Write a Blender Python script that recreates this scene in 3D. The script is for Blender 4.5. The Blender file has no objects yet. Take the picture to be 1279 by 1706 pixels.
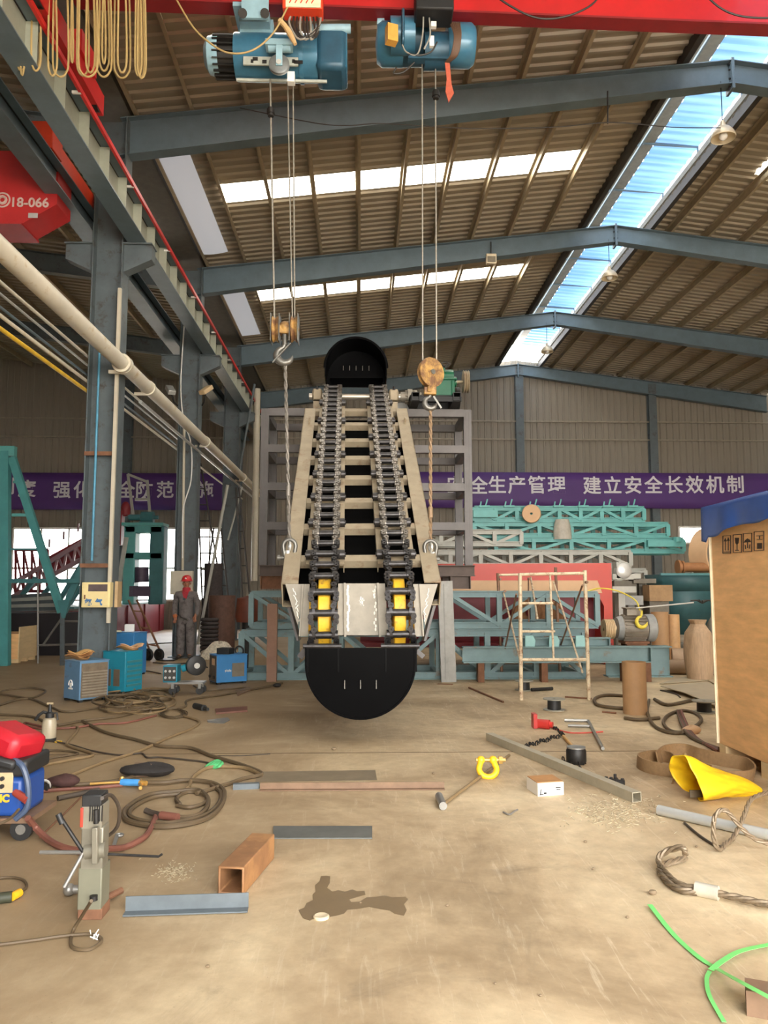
import bpy, math, random
from mathutils import Vector, Matrix
random.seed(7)
PI=math.pi; C=bpy.context.scene.collection; S=bpy.context.scene
# ---------------------------------------------------------------- camera
FPX=1290.0; H=1.5
pitch=math.atan(127/FPX); yaw=math.atan(39.5/FPX*math.cos(pitch))
cam=bpy.data.cameras.new('camera'); cam.sensor_fit='VERTICAL'; cam.sensor_height=36; cam.lens=36*FPX/1706
cam.clip_start=.05; cam.clip_end=300
camo=bpy.data.objects.new('camera',cam); C.objects.link(camo); camo.location=(0,0,H)
camo.rotation_euler=(PI/2+pitch,0,-yaw); S.camera=camo
# ---------------------------------------------------------------- world, exposure
S.view_settings.view_transform='Standard'; S.view_settings.look='None'; S.view_settings.gamma=1
S.view_settings.use_curve_mapping=False; S.view_settings.exposure=1.08
wd=bpy.data.worlds.new('world'); S.world=wd; wd.use_nodes=True
nt=wd.node_tree; bg=nt.nodes['Background']; bg.inputs[1].default_value=8.3
tc=nt.nodes.new('ShaderNodeTexCoord'); sp=nt.nodes.new('ShaderNodeSeparateXYZ'); rp=nt.nodes.new('ShaderNodeValToRGB')
nt.links.new(tc.outputs['Generated'],sp.inputs[0]); nt.links.new(sp.outputs[2],rp.inputs[0]); nt.links.new(rp.outputs[0],bg.inputs[0])
e=rp.color_ramp.elements; e[0].position=.0; e[0].color=(.95,.9,.82,1); e[1].position=.6; e[1].color=(.85,.88,.93,1)
SKY_PANEL=4.8; RIDGE=.6
try:
    S.cycles.use_denoising=True; S.cycles.max_bounces=10; S.cycles.diffuse_bounces=6; S.cycles.sample_clamp_indirect=6
except Exception: pass
# ---------------------------------------------------------------- pixel rays (to place things at their measured spot)
_R=Vector((math.cos(yaw),-math.sin(yaw),0)); _F=Vector((math.sin(yaw)*math.cos(pitch),math.cos(yaw)*math.cos(pitch),math.sin(pitch))); _U=_R.cross(_F)
def ray(x,y): return _R*(x-639.5)+_U*(853-y)+_F*FPX
def P(x,y,Y):
    d=ray(x,y); return Vector((0,0,H))+d*(Y/d.y)
def G(x,y,z=0.0):
    d=ray(x,y); return Vector((0,0,H))+d*((z-H)/d.z)
# ---------------------------------------------------------------- materials
def lin(c):
    return tuple(((v/255)/12.92 if v<=10 else (((v/255)+.055)/1.055)**2.4) for v in c)+(1,)
MATS={}
def M(name,rgb,rough=.6,metal=0.0,var=.18,scale=6.0,bump=0.0,rust=None,ramt=.5,rscale=4.0,coat=0.0,stretch=None):
    if name in MATS: return MATS[name]
    m=bpy.data.materials.new(name); m.use_nodes=True; n=m.node_tree; N=n.nodes; Lk=n.links; b=N['Principled BSDF']
    b.inputs['Roughness'].default_value=rough; b.inputs['Metallic'].default_value=metal
    if coat: b.inputs['Coat Weight'].default_value=coat
    c=lin(rgb); t=N.new('ShaderNodeTexCoord'); mp=N.new('ShaderNodeMapping'); Lk.new(t.outputs['Object'],mp.inputs[0])
    if stretch: mp.inputs['Scale'].default_value=stretch
    no=N.new('ShaderNodeTexNoise'); no.inputs['Scale'].default_value=scale; no.inputs['Detail'].default_value=6; no.inputs['Roughness'].default_value=.65
    Lk.new(mp.outputs[0],no.inputs['Vector'])
    r=N.new('ShaderNodeValToRGB'); Lk.new(no.outputs[0],r.inputs[0])
    r.color_ramp.elements[0].position=.3; r.color_ramp.elements[1].position=.7
    r.color_ramp.elements[0].color=tuple(v*(1-var) for v in c[:3])+(1,); r.color_ramp.elements[1].color=tuple(min(1,v*(1+var)) for v in c[:3])+(1,)
    out=r.outputs[0]
    if rust:
        n2=N.new('ShaderNodeTexNoise'); n2.inputs['Scale'].default_value=rscale; n2.inputs['Detail'].default_value=8; n2.inputs['Roughness'].default_value=.7
        Lk.new(mp.outputs[0],n2.inputs['Vector'])
        r2=N.new('ShaderNodeValToRGB'); r2.color_ramp.elements[0].position=.62-ramt*.3; r2.color_ramp.elements[1].position=.72-ramt*.2
        Lk.new(n2.outputs[0],r2.inputs[0])
        mx=N.new('ShaderNodeMixRGB'); Lk.new(r2.outputs[0],mx.inputs[0]); Lk.new(out,mx.inputs[1]); mx.inputs[2].default_value=lin(rust); out=mx.outputs[0]
    Lk.new(out,b.inputs['Base Color'])
    if bump:
        bp=N.new('ShaderNodeBump'); bp.inputs['Strength'].default_value=bump; bp.inputs['Distance'].default_value=.01
        Lk.new(no.outputs[0],bp.inputs['Height']); Lk.new(bp.outputs[0],b.inputs['Normal'])
    MATS[name]=m; return m
def emit(name,rgb,strength):
    m=bpy.data.materials.new(name); m.use_nodes=True; b=m.node_tree.nodes['Principled BSDF']
    b.inputs['Base Color'].default_value=lin(rgb); b.inputs['Emission Color'].default_value=lin(rgb); b.inputs['Emission Strength'].default_value=strength
    b.inputs['Roughness'].default_value=.5; return m
# ---------------------------------------------------------------- mesh builder
WLOC={}
def V(*a): return Vector(a[0]) if len(a)==1 else Vector(a)
def frame(d,up=None):
    d=V(d).normalized(); up=V(up) if up is not None else Vector((0,0,1))
    if abs(d.dot(up.normalized()))>.98: up=Vector((0,1,0)) if abs(d.y)<.9 else Vector((1,0,0))
    s=d.cross(up).normalized(); return d,s,s.cross(d).normalized()
class MB:
    def __init__(s): s.v=[]; s.f=[]
    def add(s,vs,fs):
        o=len(s.v); s.v+= [V(x) for x in vs]; s.f+=[tuple(i+o for i in f) for f in fs]; return s
    def box(s,c,d,rz=0,M3=None):
        c=V(c); hx,hy,hz=d[0]/2,d[1]/2,d[2]/2; R=M3 if M3 is not None else Matrix.Rotation(rz,3,'Z')
        vs=[c+R@Vector((x*hx,y*hy,z*hz)) for z in(-1,1) for y in(-1,1) for x in(-1,1)]
        return s.add(vs,[(0,2,3,1),(4,5,7,6),(0,1,5,4),(2,6,7,3),(0,4,6,2),(1,3,7,5)])
    def bar(s,a,b,w,h,up=None):   # w across, h along up
        return s.sec(a,b,[(-w/2,-h/2),(w/2,-h/2),(w/2,h/2),(-w/2,h/2)],up)
    def sec(s,a,b,poly,up=None):
        a=V(a);b=V(b); d,x,y=frame(b-a,up); n=len(poly)
        vs=[a+x*p[0]+y*p[1] for p in poly]+[b+x*p[0]+y*p[1] for p in poly]
        return s.add(vs,[tuple(range(n)),tuple(range(2*n-1,n-1,-1))]+[(i,i+n,(i+1)%n+n,(i+1)%n) for i in range(n)])
    def ibeam(s,a,b,h,w,t=.02,tw=None,up=None):
        tw=tw or t; W,Hh,q=w/2,h/2,tw/2
        return s.sec(a,b,[(-W,-Hh),(W,-Hh),(W,-Hh+t),(q,-Hh+t),(q,Hh-t),(W,Hh-t),(W,Hh),(-W,Hh),(-W,Hh-t),(-q,Hh-t),(-q,-Hh+t),(-W,-Hh+t)],up)
    def chan(s,a,b,h,w,t=.012,up=None):   # C channel, open to +side
        return s.sec(a,b,[(0,-h/2),(w,-h/2),(w,-h/2+t),(t,-h/2+t),(t,h/2-t),(w,h/2-t),(w,h/2),(0,h/2)],up)
    def angle(s,a,b,w,h,t=.008,up=None):
        return s.sec(a,b,[(0,0),(w,0),(w,t),(t,t),(t,h),(0,h)],up)
    def rect_tube(s,a,b,w,h,t=.008,up=None):
        a=V(a);b=V(b); d,x,y=frame(b-a,up); vs=[]
        for p in (a,b):
            for k in (0,t):
                for sx,sy in ((-1,-1),(1,-1),(1,1),(-1,1)): vs.append(p+x*sx*(w/2-k)+y*sy*(h/2-k))
        fs=[]
        for i in range(4):
            j=(i+1)%4; fs+=[(i,i+8,j+8,j),(4+i,4+j,12+j,12+i),(i,j,4+j,4+i),(8+i,12+i,12+j,8+j)]
        return s.add(vs,fs)
    def rod(s,a,b,r,n=12,r2=None,cap=True):
        a=V(a);b=V(b); d,x,y=frame(b-a); r2=r if r2 is None else r2
        vs=[a+(x*math.cos(2*PI*i/n)+y*math.sin(2*PI*i/n))*r for i in range(n)]+[b+(x*math.cos(2*PI*i/n)+y*math.sin(2*PI*i/n))*r2 for i in range(n)]
        fs=[(i,(i+1)%n,(i+1)%n+n,i+n) for i in range(n)]
        if cap: fs+=[tuple(range(n-1,-1,-1)),tuple(range(n,2*n))]
        return s.add(vs,fs)
    def pipe(s,a,b,r,t=.01,n=20):
        return s.lathe([(r-t,0),(r,0),(r,1),(r-t,1)],a,V(b)-V(a),n,unit=True,closed=True)
    def lathe(s,prof,o,axis=(0,0,1),n=20,unit=False,closed=False,a0=0,a1=2*PI):
        o=V(o); ax=V(axis); L=ax.length if unit else 1; d,x,y=frame(ax); vs=[];fs=[]; m=len(prof); full=abs(a1-a0-2*PI)<1e-6; nn=n if full else n+1
        for i in range(nn):
            t=a0+(a1-a0)*i/n; r_=x*math.cos(t)+y*math.sin(t)
            for r,h in prof: vs.append(o+r_*r+d*h*L)
        for i in range(n):
            j=(i+1)%nn
            for k in range(m if closed else m-1):
                l=(k+1)%m; fs.append((i*m+k,j*m+k,j*m+l,i*m+l))
        return s.add(vs,fs)
    def tube(s,pts,r,n=8,closed=False,flat=None):
        pts=[V(p) for p in pts]; m=len(pts)
        T=[((pts[(i+1)%m]-pts[i-1]) if closed or 0<i<m-1 else (pts[min(i+1,m-1)]-pts[max(i-1,0)])).normalized() for i in range(m)]
        _,x,_y=frame(T[0]); vs=[];fs=[]
        for i in range(m):
            x=(x-T[i]*x.dot(T[i])); x=x.normalized() if x.length>1e-6 else frame(T[i])[1]; y=T[i].cross(x)
            rr=r[i] if isinstance(r,(list,tuple)) else r
            for k in range(n):
                t=2*PI*k/n; vs.append(pts[i]+x*math.cos(t)*rr+y*math.sin(t)*rr*(flat or 1))
        for i in range(m if closed else m-1):
            j=(i+1)%m
            for k in range(n): l=(k+1)%n; fs.append((i*n+k,i*n+l,j*n+l,j*n+k))
        if not closed: fs+=[tuple(range(n-1,-1,-1)),tuple((m-1)*n+k for k in range(n))]
        return s.add(vs,fs)
    def prism(s,poly,w):          # closed planar polygon of 3D points, extruded by vector w
        poly=[V(p) for p in poly]; w=V(w); n=len(poly)
        return s.add(poly+[p+w for p in poly],[tuple(range(n-1,-1,-1)),tuple(range(n,2*n))]+[(i,(i+1)%n,(i+1)%n+n,i+n) for i in range(n)])
    def ball(s,c,r,n=12,sc=(1,1,1)):
        c=V(c); vs=[c+Vector((0,0,-r*sc[2]))];fs=[]; m=n//2
        for i in range(1,m):
            t=-PI/2+PI*i/m
            for k in range(n): vs.append(c+Vector((math.cos(t)*math.cos(2*PI*k/n)*r*sc[0],math.cos(t)*math.sin(2*PI*k/n)*r*sc[1],math.sin(t)*r*sc[2])))
        vs.append(c+Vector((0,0,r*sc[2]))); e=len(vs)-1
        for k in range(n):
            l=(k+1)%n; fs.append((0,1+l,1+k)); fs.append((e,e-n+k,e-n+l))
            for i in range(m-2): fs.append((1+i*n+k,1+i*n+l,1+(i+1)*n+l,1+(i+1)*n+k))
        return s.add(vs,fs)
    def surf(s,fn,nu,nv,cu=False,cv=False):
        vs=[fn(i/nu,j/nv) for i in range(nu if cu else nu+1) for j in range(nv if cv else nv+1)]; b=nv if cv else nv+1; a=nu if cu else nu+1; fs=[]
        for i in range(nu):
            for j in range(nv): fs.append((i*b+j,((i+1)%a)*b+j,((i+1)%a)*b+(j+1)%b,i*b+(j+1)%b))
        return s.add(vs,fs)
    def torus(s,c,axis,R,r,n=24,k=8,a0=0,a1=2*PI):
        d,x,y=frame(axis); full=abs(a1-a0-2*PI)<1e-6; m=n if full else n+1
        return s.tube([V(c)+(x*math.cos(a0+(a1-a0)*i/n)+y*math.sin(a0+(a1-a0)*i/n))*R for i in range(m)],r,k,closed=full)
    def move(s,fn): s.v=[V(fn(v)) for v in s.v]; return s
    def base(s):
        lo=[min(v[i] for v in s.v) for i in range(3)]; hi=[max(v[i] for v in s.v) for i in range(3)]
        return Vector(((lo[0]+hi[0])/2,(lo[1]+hi[1])/2,lo[2]))
    def build(s,name,mat,parent=None,smooth=40,bevel=0,solid=0,sub=0,local=False):
        o0=Vector((0,0,0)) if local else (WLOC.get(parent.name,Vector((0,0,0))) if parent else s.base())
        me=bpy.data.meshes.new(name); me.from_pydata([tuple(v-o0) for v in s.v],[],s.f); me.update()
        import bmesh
        bm=bmesh.new(); bm.from_mesh(me); bmesh.ops.recalc_face_normals(bm,faces=bm.faces); bm.to_mesh(me); bm.free()
        if mat: me.materials.append(mat)
        if smooth:
            me.polygons.foreach_set('use_smooth',[True]*len(me.polygons)); me.set_sharp_from_angle(angle=math.radians(smooth))
        o=bpy.data.objects.new(name,me); C.objects.link(o)
        if parent: o.parent=parent; WLOC[o.name]=o0
        else: o.location=o0; WLOC[o.name]=o0
        if solid: md=o.modifiers.new('s','SOLIDIFY'); md.thickness=solid; md.offset=0
        if sub: md=o.modifiers.new('u','SUBSURF'); md.levels=sub; md.render_levels=sub
        if bevel:
            md=o.modifiers.new('b','BEVEL'); md.width=bevel; md.segments=2; md.limit_method='ANGLE'; md.angle_limit=math.radians(50)
        return o
def tag(o,label,cat,group=None,kind=None):
    if label: o['label']=label
    if cat: o['category']=cat
    if group: o['group']=group
    if kind: o['kind']=kind
    return o
def thing(name,label,cat,loc,group=None):
    o=bpy.data.objects.new(name,None); o.empty_display_size=.1; C.objects.link(o); o.location=V(loc); WLOC[o.name]=V(loc); return tag(o,label,cat,group)
def struct(o): o['kind']='structure'; return o
def copy_tree(o,loc,rz=None,label=None,group=None,parent=None):
    c=o.copy(); C.objects.link(c)
    if parent is None:
        c.location=V(loc); WLOC[c.name]=V(loc)
        if rz is not None: c.rotation_euler=(0,0,rz)
        if label: c['label']=label
        if group: c['group']=group
    else: c.parent=parent
    for ch in list(o.children): copy_tree(ch,None,parent=c)
    return c
def text_mb(txt,size,offset=0.0,extrude=.004,spacing=1.0):
    cu=bpy.data.curves.new('lettering','FONT'); cu.body=txt; cu.size=size; cu.extrude=extrude; cu.offset=offset; cu.align_x='CENTER'; cu.align_y='CENTER'; cu.space_character=spacing; cu.resolution_u=3
    ob=bpy.data.objects.new('lettering',cu); C.objects.link(ob); bpy.context.view_layer.update()
    me=bpy.data.meshes.new_from_object(ob.evaluated_get(bpy.context.evaluated_depsgraph_get()))
    mb=MB(); mb.v=[v.co.copy() for v in me.vertices]; mb.f=[tuple(p.vertices) for p in me.polygons]
    bpy.data.objects.remove(ob); bpy.data.curves.remove(cu); bpy.data.meshes.remove(me); return mb
def place(mb,o,x,y):             # local text plane (x,y,+normal) to world
    o=V(o);x=V(x).normalized();y=V(y).normalized();n=x.cross(y); return mb.move(lambda v:o+x*v.x+y*v.y+n*v.z)
def smooth_path(pts,k=6,closed=False):
    pts=[V(p) for p in pts]; m=len(pts); out=[]
    for i in range(m if closed else m-1):
        p0=pts[i-1] if (closed or i>0) else pts[0]*2-pts[1]; p1=pts[i]; p2=pts[(i+1)%m]; p3=pts[(i+2)%m] if (closed or i<m-2) else pts[-1]*2-pts[-2]
        for j in range(k):
            t=j/k; out.append(.5*((2*p1)+(p2-p0)*t+(2*p0-5*p1+4*p2-p3)*t*t+(3*p1-p0-3*p2+p3)*t**3))
    if not closed: out.append(pts[-1])
    return out
# ================================================================ materials
STEELG=M('grey_painted_steel',(88,97,100),.5,.0,.16,3,rust=(70,66,58),ramt=.25)
BLUEG=M('blue_grey_steel',(92,108,116),.45,.0,.15,3)
SHEET=M('roof_sheet',(150,139,120),.55,.1,.1,1.2,stretch=(.4,3,1))
WALLS=M('wall_sheet',(136,127,113),.6,.0,.06,1.5,stretch=(3,1,.4))
PURL=M('galvanised_purlin',(168,152,124),.5,.3,.15,4)
RED=M('crane_red',(186,30,32),.38,.0,.12,2.5,coat=.2)
ORANGE=M('crane_orange',(232,70,34),.4,0,.1,3)
REDRAIL=M('conductor_red',(200,30,30),.45)
BLACK=M('black_rubber',(24,24,25),.6,0,.2)
DARK=M('dark_iron',(48,46,44),.5,.5,.3,12)
CREAM=M('cream_pipe',(214,206,186),.45,0,.1,2,rust=(190,170,130),ramt=.2)
YELPIPE=M('yellow_pipe',(222,180,50),.45)
SILVER=M('silver_pipe',(205,205,200),.35,.5,.1)
WHITE=M('white_plastic',(232,230,224),.45,0,.05)
RUST=M('rust_brown',(122,84,60),.8,.1,.3,9,bump=.2)
# ================================================================ floor
def floor_mat():
    m=bpy.data.materials.new('concrete_floor'); m.use_nodes=True; n=m.node_tree; N=n.nodes; Lk=n.links; b=N['Principled BSDF']
    t=N.new('ShaderNodeTexCoord')
    def noise(sc,det=8,ro=.6,stretch=None,dist=0):
        x=N.new('ShaderNodeTexNoise'); x.inputs['Scale'].default_value=sc; x.inputs['Detail'].default_value=det; x.inputs['Roughness'].default_value=ro; x.inputs['Distortion'].default_value=dist
        mp=N.new('ShaderNodeMapping'); Lk.new(t.outputs['Object'],mp.inputs[0])
        if stretch: mp.inputs['Scale'].default_value=stretch
        Lk.new(mp.outputs[0],x.inputs[0]); return x.outputs[0]
    def ramp(i,stops):
        r=N.new('ShaderNodeValToRGB'); Lk.new(i,r.inputs[0]); e=r.color_ramp.elements
        e[0].position,e[0].color=stops[0][0],stops[0][1]; e[1].position,e[1].color=stops[-1][0],stops[-1][1]
        for p,c in stops[1:-1]: q=e.new(p); q.color=c
        return r.outputs[0]
    def mix(f,a,bb,typ='MIX'):
        x=N.new('ShaderNodeMixRGB'); x.blend_type=typ
        for i,v in enumerate((f,a,bb)):
            if isinstance(v,(float,int)): x.inputs[i].default_value=v
            elif isinstance(v,tuple): x.inputs[i].default_value=v
            else: Lk.new(v,x.inputs[i])
        return x.outputs[0]
    base=ramp(noise(.55,9,.62,dist=.6),[(.3,lin((136,114,84))),(.48,lin((190,168,134))),(.7,lin((230,211,174)))])
    fine=ramp(noise(9,8,.7),[(.3,(.62,.6,.56,1)),(.7,(1.08,1.07,1.05,1))])
    c=mix(.55,base,fine,'MULTIPLY')
    scr=ramp(noise(3.0,6,.75,(6,.5,1),1.5),[(.56,(0,0,0,1)),(.66,(1,1,1,1))])
    sf=N.new('ShaderNodeMath'); sf.operation='MULTIPLY'; Lk.new(scr,sf.inputs[0]); sf.inputs[1].default_value=.28
    c=mix(sf.outputs[0],c,lin((232,218,190)))
    dirt=ramp(noise(1.4,8,.7,dist=.8),[(.58,(0,0,0,1)),(.75,(1,1,1,1))]); df=N.new('ShaderNodeMath'); df.operation='MULTIPLY'; Lk.new(dirt,df.inputs[0]); df.inputs[1].default_value=.6
    c=mix(df.outputs[0],c,lin((104,90,72)))
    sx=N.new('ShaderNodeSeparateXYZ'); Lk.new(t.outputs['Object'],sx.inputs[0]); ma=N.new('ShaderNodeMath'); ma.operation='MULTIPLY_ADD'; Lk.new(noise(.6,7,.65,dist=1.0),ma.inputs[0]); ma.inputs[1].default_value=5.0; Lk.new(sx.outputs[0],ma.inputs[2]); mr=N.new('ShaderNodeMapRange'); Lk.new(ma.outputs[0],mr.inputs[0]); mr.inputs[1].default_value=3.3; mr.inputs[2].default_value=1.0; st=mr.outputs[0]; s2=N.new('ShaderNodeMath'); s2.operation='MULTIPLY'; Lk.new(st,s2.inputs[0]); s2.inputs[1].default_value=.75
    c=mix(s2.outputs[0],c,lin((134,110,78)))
    spk=ramp(noise(55,3,.6),[(.68,(0,0,0,1)),(.74,(1,1,1,1))]); ff=N.new('ShaderNodeMath'); ff.operation='MULTIPLY'; Lk.new(spk,ff.inputs[0]); ff.inputs[1].default_value=.35
    c=mix(ff.outputs[0],c,lin((96,84,66)))
    Lk.new(c,b.inputs['Base Color']); b.inputs['Roughness'].default_value=.62
    bp=N.new('ShaderNodeBump'); bp.inputs['Strength'].default_value=.25; bp.inputs['Distance'].default_value=.01; Lk.new(noise(14,8,.7),bp.inputs['Height']); Lk.new(bp.outputs[0],b.inputs['Normal'])
    return m
SEAM=7.28
fl=MB()
for y0,y1 in ((-14,SEAM-.012),(SEAM+.012,40)): fl.add([(-20,y0,0),(20,y0,0),(20,y1,0),(-20,y1,0)],[(0,1,2,3)])
fl.add([(-20,SEAM-.012,0),(20,SEAM-.012,0),(20,SEAM-.012,-.02),(-20,SEAM-.012,-.02),(-20,SEAM+.012,0),(20,SEAM+.012,0),(20,SEAM+.012,-.02),(-20,SEAM+.012,-.02)],[(0,1,2,3),(4,7,6,5),(3,2,6,7)])
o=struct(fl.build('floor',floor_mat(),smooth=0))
m=MB(); m.box((0,SEAM,.0004),(40,.013,.0008)); struct(m.build('trim_3',M('joint_dirt',(84,66,46),.9,0,.3,5),smooth=0))
# ================================================================ roof
RX,K=5.95,.118; ZR=10.17
def zs(x): return ZR-K*abs(x-RX) if x>-3.95 else (ZR-K*9.9)+K*(-3.95-x)
def corr(mb,x0,x1,y0,y1,per=.23,h=.035,zf=zs,dz=0):
    y=y0; n=max(1,round((y1-y0)/per)); p=(y1-y0)/n; ys=[]
    for i in range(n):
        a=y0+i*p; ys+=[(a,0),(a+p*.5,0),(a+p*.62,-h),(a+p*.86,-h)]
    ys.append((y1,0)); vs=[];fs=[]
    for yy,d in ys:
        vs+=[(x0,yy,zf(x0)+d+dz),(x1,yy,zf(x1)+d+dz)]
    for i in range(len(ys)-1): fs.append((2*i,2*i+1,2*i+3,2*i+2))
    mb.add(vs,fs)
Y0,Y1=-4.0,28.9; TY=[-.0,5.8,11.6,17.3,23.0,28.6]
STR=[(3.3,4.0),(8.8,9.5),(14.12,14.82),(19.4,20.12)]; SX=(-2.7,4.35)
ce=MB(); ys=[Y0]+[v for s in STR for v in s]+[Y1]
GAPL,GAPR=5.25,6.75
for i in range(0,len(ys),2): corr(ce,-3.95,GAPL,ys[i],ys[i+1])
for s in STR:
    corr(ce,-3.95,SX[0],*s); corr(ce,SX[1],GAPL,*s)
RSTR=[(3.3,4.0),(8.8,9.5),(14.12,14.82)]; ys=[Y0]+[v for s in RSTR for v in s]+[Y1]
for i in range(0,len(ys),2): corr(ce,GAPR,15.7,ys[i],ys[i+1])
for s in RSTR: corr(ce,GAPR,8.0,*s); corr(ce,14.7,15.7,*s)
corr(ce,-20,-3.95,Y0,Y1)
struct(ce.build('ceiling',SHEET,smooth=0))
PANEL=emit('translucent_roof_panel',(255,250,238),SKY_PANEL)
for i,s in enumerate(STR):
    m=MB(); corr(m,SX[0],SX[1],*s,per=.12,h=.02,dz=-.004); o=m.build('glowing_roof_panel',PANEL,smooth=0)
    tag(o,['long white translucent roof panel beyond the frame top near the crane','white translucent roof panel hidden above the red crane girder','long bright white roof panel nearer the camera, above the two hoist ropes','shorter bright roof panel farther down the roof, behind the hook blocks'][i],'skylight')
for s in RSTR:
    m=MB(); corr(m,8.0,14.7,*s,per=.12,h=.02,dz=-.004); tag(m.build('glowing_roof_panel',PANEL,smooth=0),'white translucent panel in the right roof slope outside the frame','skylight','right slope roof panels')
# ridge monitor: raised translucent sheet over a slot along the ridge
def ridge_mat():
    m=emit('blue_translucent_sheet',(120,170,215),RIDGE); n=m.node_tree; N=n.nodes; b=N['Principled BSDF']
    t=N.new('ShaderNodeTexCoord'); w=N.new('ShaderNodeTexWave'); w.bands_direction='Y'; w.inputs['Scale'].default_value=1.3; w.inputs['Distortion'].default_value=.5
    n.links.new(t.outputs['Object'],w.inputs[0]); r=N.new('ShaderNodeValToRGB'); n.links.new(w.outputs[0],r.inputs[0])
    r.color_ramp.elements[0].color=lin((92,138,196)); r.color_ramp.elements[1].color=lin((140,180,232)); n.links.new(r.outputs[0],b.inputs['Emission Color']); return m
RM=thing('ridge_skylight','long blue glazed skylight strip running along the roof ridge','skylight',(RX,12,ZR))
m=MB(); corr(m,6.17,GAPR+.36,Y0,Y1,.3,.03,zf=lambda x:ZR+.7-.08*(x-RX)); m.build('blue_sheet',ridge_mat(),RM,smooth=0)
m=MB(); m.add([(GAPL-.02,Y0,ZR+.02),(GAPL-.02,Y1,ZR+.02),(GAPL+.1,Y1,ZR+.5),(GAPL+.1,Y0,ZR+.5)],[(0,1,2,3)]); m.add([(5.4,Y0,ZR+.66),(5.4,Y1,ZR+.66),(5.82,Y1,ZR+.7),(5.82,Y0,ZR+.7)],[(0,1,2,3)]); m.add([(GAPR+.35,Y0,ZR+.25),(GAPR+.35,Y1,ZR+.25),(GAPR+.35,Y1,ZR+.66),(GAPR+.35,Y0,ZR+.66)],[(0,1,2,3)]); m.build('side_glazing',emit('white_side_glazing',(238,244,252),1.0),RM,smooth=0)
m=MB(); m.box((5.99,12.4,ZR+.68),(.36,33,.03)); m.box((GAPR+.2,12.4,ZR+.03),(.35,33,.12)); m.build('gutter_plate',M('gutter_grey',(120,118,108),.6),RM)
m=MB()
for y in [Y0+.3+1.9*i for i in range(17)]:
    m.bar((GAPL,y,ZR-.02),(GAPL+.1,y,ZR+.5),.04,.04); m.bar((GAPL+.1,y,ZR+.5),(RX,y,ZR+.66),.035,.05); m.bar((RX,y,ZR+.66),(GAPR+.35,y,ZR+.6),.035,.05); m.bar((GAPR+.35,y,ZR+.6),(GAPR+.3,y,ZR-.1),.04,.04)
for x,z in ((GAPL+.58,ZR+.55),(GAPR+.32,ZR+.08),(GAPR+.28,ZR-.02)): m.bar((x,Y0,z),(x,Y1,z),.03,.05)
m.build('frame_bars',BLUEG,RM)
m=MB(); 
for x in (GAPL-.06,GAPR+.06): m.bar((x,Y0,zs(x)-.1),(x,Y1,zs(x)-.1),.1,.2)
m.build('curb',M('dark_curb',(52,48,42),.6),RM)
# valley gutter
m=MB(); m.sec((-3.95,Y0,zs(-3.95)-.06),(-3.95,Y1,zs(-3.95)-.06),[(-.35,.1),(-.3,0),(.3,0),(.35,.1),(.36,.1),(.31,-.02),(-.31,-.02),(-.36,.1)]); tag(m.build('valley_gutter',M('gutter_dark',(96,92,84),.6),smooth=0),'dark gutter along the valley above the left columns','gutter')
m=MB(); m.surf(lambda u,v:V(-3.62+.62*u,12.0+(16.9-12.0)*v,zs(-3.62+.62*u)-.06-.1*math.sin(PI*u)*.3),6,30); m.surf(lambda u,v:V(-3.62+.62*u,17.7+4.9*v,zs(-3.62+.62*u)-.06),4,4); tag(m.build('glowing_roof_panel',emit('glowing_grey_strip',(196,198,204),.24)),'faintly glowing grey strip at the left roof edge above the runway beam','skylight')  # flat grey strip with a low glow put into its material
# purlins
for i,x in enumerate([-3.55+.87*k for k in range(10)]+[7.25+.87*k for k in range(10)]):
    z=zs(x)-.045; m=MB(); m.sec((x,Y0,z),(x,Y1,z),[(-.05,0),(.008,0),(.008,-.15),(.058,-.15),(.058,-.158),(0,-.158),(0,-.008),(-.05,-.008)])
    tag(m.build('roof_purlin',PURL,smooth=0),'thin steel purlin running lengthwise under the %s roof slope'%('left' if x<RX else 'right'),'purlin','purlins under the %s slope'%('left' if x<RX else 'right'))
for k in range(8):
    x=-4.9-1.5*k; z=zs(x)-.045; m=MB(); m.bar((x,Y0,z-.08),(x,Y1,z-.08),.06,.16); tag(m.build('roof_purlin',PURL,smooth=0),'dark purlin under the roof of the neighbouring left bay','purlin','purlins of the left bay roof')
# rafters
RL=['steel portal rafter behind the camera','steel portal rafter just above the crane','nearest visible blue grey roof rafter, crossing just below the red crane','second blue grey roof rafter, between the two white roof panels','third roof rafter, just beyond the shorter roof panel','farthest roof rafter, against the end wall']
for i,y in enumerate(TY):
    if i<2: continue
    t=thing('roof_rafter',RL[i],'rafter',(RX,y,9.5))
    for s in (-1,1):
        xe=-3.75 if s<0 else 15.5
        ze=zs(xe)-.24; za=ZR-.21; he,ha=.62,.40
        m=MB(); a=[(RX,y,za),(xe,y,ze),(xe,y,ze-he),(RX,y,za-ha)]
        m.prism([V(p)+V(0,-.006,0) for p in a],(0,.012,0))
        for (p,q) in ((a[0],a[1]),(a[3],a[2])):
            u=1 if p is a[0] else -1
            m.prism([V(p)+V(0,-.11,0),V(q)+V(0,-.11,0),V(q)+V(0,-.11,-.014*u),V(p)+V(0,-.11,-.014*u)],(0,.22,0))
        m.build('rafter_arm',BLUEG,t,smooth=0)
        m=MB(); m.box((RX+s*.012,y,za-ha/2-.03),(.02,.24,ha+.12)); o=m.build('apex_plate',BLUEG,t)
    for dz in (-.05,-.15,-.3,-.42): m=MB(); m.rod((RX-.05,y-.06,za+dz),(RX+.05,y-.06,za+dz),.015,8); m.build('bolt',DARK,t)
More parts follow.
